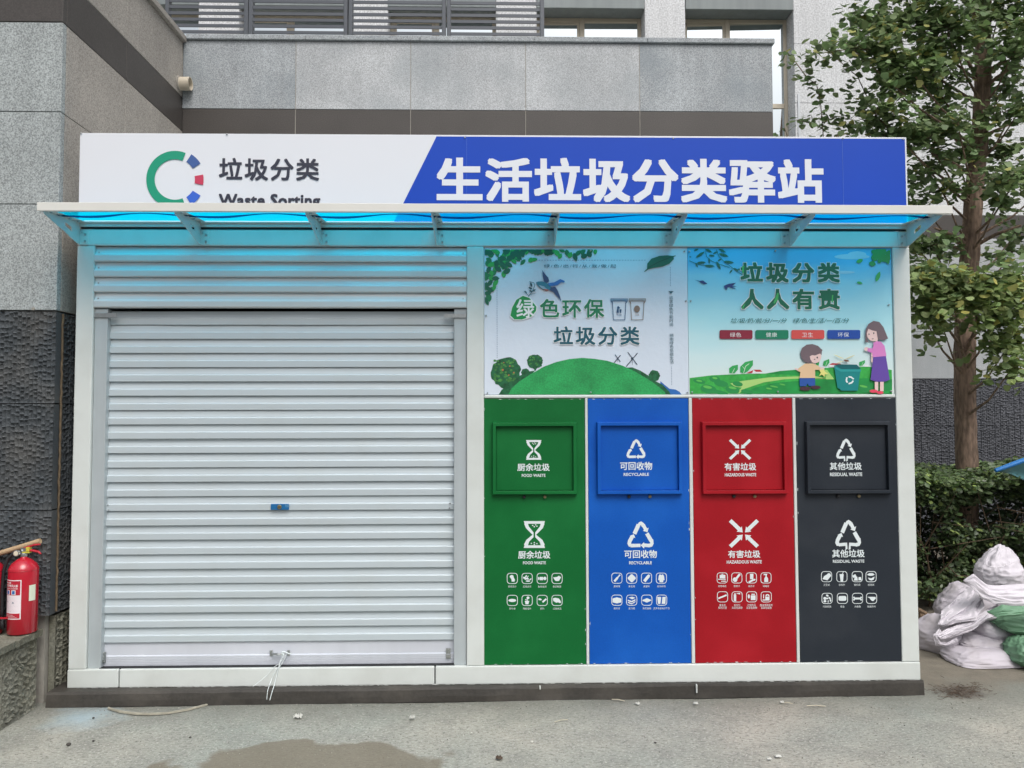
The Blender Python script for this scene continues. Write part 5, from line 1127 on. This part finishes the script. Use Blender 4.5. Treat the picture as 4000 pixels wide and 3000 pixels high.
# hedge
HX0, HX1, HY0, HY1, HZ = 2.55, 6.3, 1.55, 3.0, 1.06
HG = thing('hedge', 'clipped evergreen hedge with small oval leaves behind the sacks', 'hedge', (4.2, 2.2, 0))
NL = 46000
x = RNG.uniform(HX0, HX1, NL); u = RNG.random(NL); y = np.empty(NL); z = np.empty(NL)
topm = u < .42
def hn(x, y): return np.array([noise.noise(Vector((a*1.8, b*1.8, 4)))*.09+noise.noise(Vector((a*6, b*6, 1)))*.035 for a, b in zip(x, y)])
y[topm] = RNG.uniform(HY0-.02, HY1, topm.sum()); ht = HZ+hn(x[topm], y[topm]); z[topm] = ht-np.abs(RNG.normal(0, .05, topm.sum()))+.02
fr = ~topm; zz_ = RNG.random(fr.sum())**.80*HZ
lump = np.array([noise.noise(Vector((a*2.2, 7, b*2.6))) for a, b in zip(x[fr], zz_)])
y[fr] = HY0+.10+lump*.20+np.abs(RNG.normal(0, .10, fr.sum()))+(HZ-zz_)*.18; z[fr] = zz_
keep = np.ones(NL, bool); idx = np.where(fr)[0]
gap = np.array([noise.noise(Vector((a*3.1, 2, b*3.4))) for a, b in zip(x[idx], z[idx])])
keep[idx[(gap < -.24+.45*(.45-z[idx]).clip(0)) & (z[idx] < .86)]] = False
keep &= z > .10
pos_h = np.stack([x, y, z], 1)[keep]; nh = len(pos_h)
# leaves stand in small whorls
wh = RNG.normal(0, .010, (nh, 3)); pos_h = pos_h+wh
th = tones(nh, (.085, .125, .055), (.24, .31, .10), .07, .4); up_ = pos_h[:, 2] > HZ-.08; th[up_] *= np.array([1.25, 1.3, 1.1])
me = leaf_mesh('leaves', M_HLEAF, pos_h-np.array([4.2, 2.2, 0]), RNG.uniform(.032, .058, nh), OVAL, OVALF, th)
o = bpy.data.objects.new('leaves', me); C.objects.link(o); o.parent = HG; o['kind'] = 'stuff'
m = MB()
for k in range(230):
    bx_ = RNG.uniform(HX0, HX1); by = RNG.uniform(HY0+.25, HY1-.2); ex = bx_+RNG.normal(0, .22); ey = by+RNG.normal(-.12, .22); ez = RNG.uniform(.45, .98); mx = (bx_+ex)/2+RNG.normal(0, .06)
    m.tube([(bx_, by, -.01), (mx, (by+ey)/2, ez*.5), (ex, max(HY0+.05, ey), ez)], [RNG.uniform(.005, .012), .005, .0025], 5)
for k in range(60):
    bx_ = RNG.uniform(HX0, HX1); zz = RNG.uniform(.25, .85); m.tube([(bx_, HY0+.45, zz-.1), (bx_+RNG.normal(0, .12), HY0+.22, zz), (bx_+RNG.normal(0, .2), HY0+.05, zz+RNG.normal(0, .05))], [.005, .004, .002], 5)
obj('stems', m, M_TWIG, HG)
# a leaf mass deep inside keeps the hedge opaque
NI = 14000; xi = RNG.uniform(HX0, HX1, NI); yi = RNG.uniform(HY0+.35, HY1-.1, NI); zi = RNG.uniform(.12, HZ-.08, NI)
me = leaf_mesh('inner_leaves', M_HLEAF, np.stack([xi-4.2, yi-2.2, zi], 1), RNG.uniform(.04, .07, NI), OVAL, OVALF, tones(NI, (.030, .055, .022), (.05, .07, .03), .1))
o = bpy.data.objects.new('inner_leaves', me); C.objects.link(o); o.parent = HG; o['kind'] = 'stuff'
# roots and old stems at the foot of the hedge
m = MB()
for (pts, r) in (([(3590, 2405), (3640, 2415), (3700, 2440)], .022), ([(3585, 2380), (3620, 2400), (3660, 2430)], .016)):
    m.tube([tuple(at(a, b, 1.45)) for a, b in pts], r, 8)
obj('root', m, mat('root_brown', alb(128, 108, 88), .85, var=.2, vs=20), label='pale exposed root lying on the soil at the foot of the hedge', cat='root')

# ================================================================== SACKS
def sack(name, c, size, rz, tilt, seed, mt, label, group='sacks piled beside the kiosk', neck=0, flatten=.6, e=.62, wr=.05, parent_parts=None):
    n1, n2 = 84, 56; P = []
    Rm = (Matrix.Rotation(rz, 3, 'Z') @ Matrix.Rotation(tilt, 3, 'Y'))
    sg = lambda v, p: math.copysign(abs(v)**p, v)
    for i in range(n2+1):
        v = -math.pi/2+math.pi*i/n2; row = []
        for j in range(n1+1):
            u = 2*math.pi*(j % n1)/n1
            x = sg(math.cos(v), .75)*sg(math.cos(u), e); y = sg(math.cos(v), .75)*sg(math.sin(u), e); z = sg(math.sin(v), .9)
            if z < 0: z *= flatten
            edge = max(abs(x), abs(y))**6                      # pinched seams towards the ends
            z *= 1-.45*edge
            w_ = noise.noise(Vector((x*1.3+seed, y*1.3, z*1.3)))*.10
            wx, wy = x+.35*noise.noise(Vector((x*2, y*2, seed))), y+.35*noise.noise(Vector((y*2, x*2, seed+4)))
            rg = lambda v: (1-min(1, abs(v)*2.6))**2
            cr = .62*wr*(1.5*rg(noise.noise(Vector((wx*1.1+seed, wy*4.2, z*3.2))))+1.0*rg(noise.noise(Vector((wx*3.6, wy*1.3+seed, z*4.5+3))))+.7*rg(noise.noise(Vector((wx*2.4+wy*5, z*7, seed)))))-wr
            k = 1+w_+cr
            if neck:                                             # gathered neck rising to a tied tuft
                t = max(0, (z-.15)/.85); g = 1-neck*t**1.1; x *= g; y *= g; cr2 = .10*math.sin(u*9+seed)*t*(1-.3*t); x *= 1+cr2; y *= 1+cr2; z = z*(1+.35*t)
            p_ = Vector((x*k*size[0], y*k*size[1], z*k*size[2])); p_ = Rm @ p_
            row.append((c[0]+p_.x, c[1]+p_.y, c[2]+p_.z))
        P.append(row)
    m = MB(); m.grid(P); mn = min(v[2] for v in m.v)
    if mn < .002: m.v = [(a, b, max(b_, .001+.002*noise.noise(Vector((a*20, b*20, 0)))) if b_ < .02 else b_) for a, b, b_ in m.v]
    m.smooth = True
    return obj(name, m, mt, label=label, cat='sack', group=group)
def loft(top, bot, bulge, fold, seed, n2=26, n1=60, hem=.012):
    """cloth between two edges given as (px,py,Y) polylines"""
    def rs(pts):
        P3 = [at(*p) for p in pts]; d = [0]
        for a, b in zip(P3[:-1], P3[1:]): d.append(d[-1]+np.linalg.norm(b-a))
        t = np.linspace(0, d[-1], n1+1); return np.stack([np.interp(t, d, [p[k] for p in P3]) for k in range(3)], 1)
    T, Bm = rs(top), rs(bot); P = []
    for i in range(n2+1):
        v = i/n2; row = []
        for j in range(n1+1):
            u = j/n1; p_ = T[j]*(1-v)+Bm[j]*v; b_ = math.sin(math.pi*v)*bulge*(.6+.4*math.sin(math.pi*u))
            f = fold*(noise.noise(Vector((u*3+seed, v*9, 1)))+.6*noise.noise(Vector((u*9+v*5, v*15+seed, 2)))+.35*(1-abs(2.5*noise.noise(Vector((u*5+v*4, v*7, seed))))))
            row.append((p_[0]+f*.3, p_[1]-b_-f, p_[2]+f*.5))
        P.append(row)
    m = MB(); m.grid(P); m.smooth = True; return m
def scen(px, py, Y): return at(px, py, Y)
def put_sack(px, py, Y, size, rz, tilt, seed, mt, label, **kw):
    q = at(px, py, Y); return sack('sack', (q[0], Y, q[2]), size, rz, tilt, seed, mt, label, **kw)
put_sack(3672, 2488, .80, (.135, .16, .145), .5, .1, 1.3, M_SACK, 'bulging round grey white sack, leftmost of the pile beside the kiosk post', flatten=.95, e=.85, wr=.045)
put_sack(3838, 2580, .56, (.240, .16, .088), .06, .02, 2.7, M_SACK, 'full white sack lying flat on the ground at the front of the pile', wr=.04)
put_sack(3852, 2518, .66, (.185, .14, .070), -.05, .10, 4.1, M_SACK, 'thin white sack squeezed between the front sack and the plump one', wr=.05)
put_sack(3868, 2462, .72, (.145, .15, .092), .15, .16, 6.2, M_SACKL, 'plump white sack with stitched hem in the middle of the pile', wr=.035)
put_sack(3770, 2400, .98, (.19, .17, .20), .3, .25, 8.8, M_SACK, 'creased white sack at the back of the pile under loose wrapping', wr=.06, e=.8)
put_sack(3975, 2400, 1.05, (.26, .18, .22), .1, .1, 9.9, M_SACK, 'white sack deep in the pile behind the green ones', wr=.05, e=.8)
TOP = put_sack(3905, 2238, .92, (.165, .13, .135), .1, .12, 5.5, M_SACKL, 'white sack with gathered tied neck on top of the pile', neck=.40, flatten=.9, e=.9, wr=.07)
tc_ = [tuple(at(px, py, Y)) for px, py, Y in ((3856, 2178, .84), (3850, 2192, .80), (3852, 2206, .78), (3866, 2214, .76), (3890, 2218, .75), (3915, 2214, .76), (3940, 2204, .78), (3955, 2196, .80))]
m = MB(); m.tube(tc_, .003, 6); m.tube([tc_[1], (tc_[1][0]-.012, tc_[1][1]-.01, tc_[1][2]+.006), (tc_[1][0]-.016, tc_[1][1]-.01, tc_[1][2]-.02), tc_[2]], .0025, 6)
obj('tie_cord', m, M_SACKL, TOP, None)
o = put_sack(4015, 2272, .98, (.17, .10, .075), .0, .0, 3.3, M_SACKL, 'white sack with faint red printing behind the tied one', wr=.04)
put_sack(4022, 2440, .58, (.230, .13, .105), -.1, .10, 7.7, M_SACKG, 'green woven sack slumped over the right side of the pile', wr=.06)
put_sack(4020, 2556, .46, (.135, .14, .115), .3, -.1, 11.1, M_SACKG, 'green gathered sack lower down at the right edge', wr=.10, e=.8)
m = MB()
for k in range(6):
    for j in range(3):
        qq = at(3964+j*9, 2256+k*5, .885); m.box(qq[0], qq[0]+.010, .888, .890, qq[2], qq[2]+.003)
obj('lettering', m, cm(206, 120, 128), o)
m = loft([(3762, 2268, .66), (3800, 2241, .66), (3850, 2283, .64), (3900, 2287, .62), (3960, 2282, .62), (4080, 2280, .62)], [(3764, 2272, .66), (3800, 2302, .60), (3835, 2337, .58), (3880, 2357, .56), (3960, 2372, .54), (4080, 2375, .54)], .03, .012, 1.0)
obj('loose_sack', m, M_SACKL, label='empty white sack draped flat across the top of the pile', cat='sack', group='empty sacks draped on the pile', solid=.002)
m = loft([(3660, 2440, .66), (3668, 2405, .70), (3700, 2360, .78), (3745, 2325, .82), (3785, 2290, .85), (3810, 2300, .8)], [(3668, 2440, .62), (3688, 2448, .60), (3740, 2430, .58), (3800, 2425, .58), (3840, 2370, .62), (3835, 2335, .66)], .035, .028, 4.0)
obj('loose_sack', m, M_SACKL, label='open mouthed empty white sack hanging over the left of the pile', cat='sack', group='empty sacks draped on the pile', solid=.002)
m = loft([(3655, 2480, .58), (3700, 2455, .60), (3780, 2430, .60), (3840, 2390, .60), (3895, 2360, .62)], [(3668, 2500, .56), (3720, 2490, .58), (3790, 2466, .57), (3850, 2425, .57), (3895, 2418, .60)], .02, .018, 7.0)
obj('loose_sack', m, M_SACKL, label='twisted white sack strip sweeping down to the round sack', cat='sack', group='empty sacks draped on the pile', solid=.002)
m = loft([(3668, 2455, .60), (3648, 2480, .58), (3655, 2520, .57), (3690, 2525, .56), (3740, 2505, .58)], [(3675, 2470, .585), (3665, 2490, .57), (3672, 2510, .56), (3695, 2512, .56), (3735, 2492, .57)], .01, .01, 9.0)
obj('loose_sack', m, M_SACKL, label='rolled open hem of white sacking lying on the round sack', cat='sack', group='empty sacks draped on the pile', solid=.003)
m = loft([(3856, 2390, .50), (3910, 2362, .46), (3960, 2366, .44), (4060, 2370, .44)], [(3858, 2394, .50), (3895, 2412, .42), (3960, 2408, .40), (4060, 2396, .40)], .02, .010, 12.0)
obj('loose_sack', m, M_SACKG, label='folded green sack flap on top of the slumped green sack', cat='sack', group='empty sacks draped on the pile', solid=.003)

# wheelbarrow behind the hedge edge, tipped up
WB = thing('wheelbarrow', 'blue rimmed teal wheelbarrow tray poking in above the hedge at right', 'wheelbarrow', (0, 0, 0))
Yw_ = 1.45
ra = [at(3888, 1838, Yw_), at(3960, 1812, Yw_), at(4040, 1783, Yw_), at(4300, 1700, Yw_+.1)]
rb = [at(3945, 1850, Yw_+.05), at(3990, 1872, Yw_+.1), at(4060, 1900, Yw_+.1), at(4280, 1900, Yw_+.2)]
m = MB(); m.tube([tuple(p) for p in ra], [.014, .018, .018, .018], 10); obj('rim', m, M_BLUEP, WB)
m = MB()
P = []
for i in range(13):
    t = i/12; a_ = np.array([np.interp(t, [0, .2, .45, 1], [p[k] for p in ra]) for k in range(3)]); b_ = np.array([np.interp(t, [0, .2, .45, 1], [p[k] for p in rb]) for k in range(3)])
    P.append([tuple(a_*(1-s)+b_*s+np.array([0, .03*math.sin(math.pi*s), 0])) for s in np.linspace(0, 1, 7)])
m.grid(P); m.smooth = True; obj('tray', m, M_TEAL, WB, solid=.004)
bl, br = rb[1], rb[3]
m = MB(); m.tube([(bl[0]+.25, Yw_+.2, bl[2]-.02), (bl[0]+.35, Yw_+.15, .02)], .014, 8); m.tube([(br[0]-.1, Yw_+.3, br[2]), (br[0]+.05, Yw_+.3, .02)], .014, 8); m.tube([(bl[0]+.2, Yw_+.2, bl[2]-.01), (br[0]+.3, Yw_+.3, br[2]+.02)], .014, 8); obj('support_leg', m, M_BLUEP, WB)
m = MB(); m.tube([(br[0]+.35+.17*math.cos(t), Yw_+.3, .19+.17*math.sin(t)) for t in [2*math.pi*k/20 for k in range(21)]], .022, 8, cap=False); obj('wheel', m, M_BLACK, WB)

# ================================================================== LITTER
# half buried concrete ring at the kerb
m = MB(); a, b, c_ = at(425, 2766, .0, 2), at(590, 2790, .0, 2), at(815, 2752, .0, 2)
pts = [a, at(470, 2780, 0, 2), at(530, 2788, 0, 2), b, at(660, 2786, 0, 2), at(740, 2772, 0, 2), c_]
P = []
for k in range(37):
    t = k/36*(len(pts)-1); i = min(int(t), len(pts)-2); p_ = pts[i]+(pts[i+1]-pts[i])*(t-i); wob = .002*noise.noise(Vector((k*.7, 1, 1)))
    P.append([(p_[0], p_[1]-.015, .0), (p_[0], p_[1]-.013, .007+wob), (p_[0], p_[1]-.004, .009+wob), (p_[0], p_[1]+.005, .002)])
m.grid(P); obj('cover_rim', m, mat('rim_concrete', alb(146, 142, 128), .9, var=.2, vs=20, bump=.4), label='curved half buried concrete rim at the foot of the dark kerb', cat='drain rim')
def crumple(px, py, s, mt, name, label, cat, group=None, hgt=.4, seed=0):
    s *= .72
    q = at(px, py, 0.004, 2); P = []; n_ = 9
    for i in range(n_):
        P.append([(q[0]+(i/(n_-1)-.5)*s*(1+.4*noise.noise(Vector((j, i, seed)))), q[1]+(j/(n_-1)-.5)*s*.8*(1+.4*noise.noise(Vector((i, j, seed+4)))), .006+abs(noise.noise(Vector((i*.6, j*.6, seed+9))))*s*hgt*2) for j in range(n_)])
    m = MB(); m.grid(P); return obj(name, m, mt, label=label, cat=cat, group=group, solid=.001)
M_PAPER = mat('scrap_paper', alb(196, 196, 190), .8, var=.1, vs=60); M_DLEAF = mat('dead_leaf', alb(84, 70, 58), .8, var=.2, vs=60)
crumple(1165, 2803, .055, M_PAPER, 'paper_scrap', 'crumpled pale paper scrap on the concrete left of centre', 'litter', 'litter on the concrete', seed=1)
crumple(1610, 2806, .035, M_PAPER, 'paper_scrap', 'small curled paper strip on the concrete under the middle post', 'litter', 'litter on the concrete', seed=2)
crumple(1950, 2964, .042, M_DLEAF, 'dead_leaf', 'dark crumpled dead leaf near the bottom edge of the concrete', 'litter', 'litter on the concrete', seed=3)
crumple(3040, 2955, .035, M_PAPER, 'paper_scrap', 'torn white scrap flat on the concrete at the lower right', 'litter', 'litter on the concrete', .15, seed=5)
crumple(3005, 2966, .025, M_PAPER, 'paper_scrap', 'smaller white scrap just left of the lower right one', 'litter', 'litter on the concrete', .15, seed=6)
crumple(2490, 2751, .030, M_PAPER, 'paper_scrap', 'small white scrap by the kerb under the blue door', 'litter', 'litter on the concrete', seed=7)
crumple(2718, 2750, .030, M_PAPER, 'paper_scrap', 'small folded scrap by the kerb under the red door', 'litter', 'litter on the concrete', seed=8)
crumple(3055, 2745, .025, M_PAPER, 'paper_scrap', 'bent pale scrap by the kerb left of the charcoal door', 'litter', 'litter on the concrete', seed=9)
def pebble(px, py, r, mt, label):
    q = at(px, py, .0, 2); P = []
    for i in range(7):
        v = -math.pi/2+math.pi*i/6
        P.append([(q[0]+r*math.cos(v)*math.cos(u)*(1+.3*noise.noise(Vector((math.cos(u), math.sin(u), px)))), q[1]+r*math.cos(v)*math.sin(u), r*.45+r*.6*math.sin(v)) for u in [2*math.pi*(k % 9)/9 for k in range(10)]])
    m = MB(); m.grid(P); m.smooth = True; return obj('pebble', m, mt, label=label, cat='pebble', group='pebbles on the concrete')
M_PB = mat('pebble_dark', alb(70, 66, 62), .8); M_PW = mat('pebble_pale', alb(206, 204, 196), .8)
pebble(268, 2911, .011, M_PB, 'dark stone on the concrete near the bottom left corner')
pebble(365, 2896, .006, M_PB, 'small dark stone just right of the bigger bottom left one'); pebble(365, 2806, .006, M_PB, 'small dark stone by the left end of the kerb')
pebble(2078, 2900, .007, M_PW, 'white pebble on the concrete below the green door'); pebble(1842, 2865, .005, M_PW, 'tiny white chip on the concrete below the middle post')
pebble(743, 2882, .006, M_PB, 'tiny dark stone on the concrete left of the stain'); pebble(2560, 2903, .006, M_PB, 'tiny dark stone on the concrete below the blue door')
# loose grit, dry stalks
m = MB(); rr = random.Random(3)
for k in range(520):
    px, py = rr.uniform(60, 3990), 2745+rr.random()**1.2*250
    if px < 420 and py < 3100-px*.9: continue
    if rr.random() < .3: py = 2740+rr.random()*35
    q = at(px, py, .0, 2)
    if q[1] > -.06 and q[0] < 2.36: continue
    s = rr.uniform(.0010, .0032); a_ = rr.uniform(0, 3.1); z0_ = ground_z(q[0], q[1])
    m.prism([(q[0]+s*math.cos(a_+t), q[1]+s*.7*math.sin(a_+t)) for t in (0, 1.3, 2.9, 4.4)], z0_-.002, z0_+s*.7, 'z')
obj('grit', m, mat('grit_grey', alb(150, 147, 138), .9, var=.7, vs=40), kind='stuff', org=(0, 0, 0), label='loose grit and chips scattered over the concrete')
m = MB()
for k in range(220):
    px, py = rr.gauss(3745, 55), rr.gauss(2702, 16); q = at(px, py, .004, 2)
    if q[0] < 2.36: continue
    a_ = rr.uniform(0, 6.28); L_ = rr.uniform(.01, .035); z_ = rr.uniform(.004, .012); m.tube([(q[0], q[1], z_), (q[0]+L_*math.cos(a_), q[1]+L_*math.sin(a_), z_+rr.uniform(-.003, .004))], .0012, 3)
obj('dry_stalks', m, M_DLEAF, kind='stuff', org=(0, 0, 0), label='small heap of dark dry stalks on the soil right of the kiosk')
m = MB()
for (a_, b_) in (((2730+422, 2757), (2400+1140*.7233, 2759)), ((2166, 2820), (2218, 2811)), ((3060, 2744), (3096, 2749)), ((2390, 2732), (2440, 2738))):
    A_, B_ = at(*a_, .006, 2), at(*b_, .006, 2); m.tube([tuple(A_), tuple((A_+B_)/2+np.array([0, 0, .004])), tuple(B_)], .0022, 5)
obj('straw', m, mat('straw', alb(186, 178, 158), .8), kind='stuff', org=(0, 0, 0), label='pale straws lying along the kerb on the concrete')
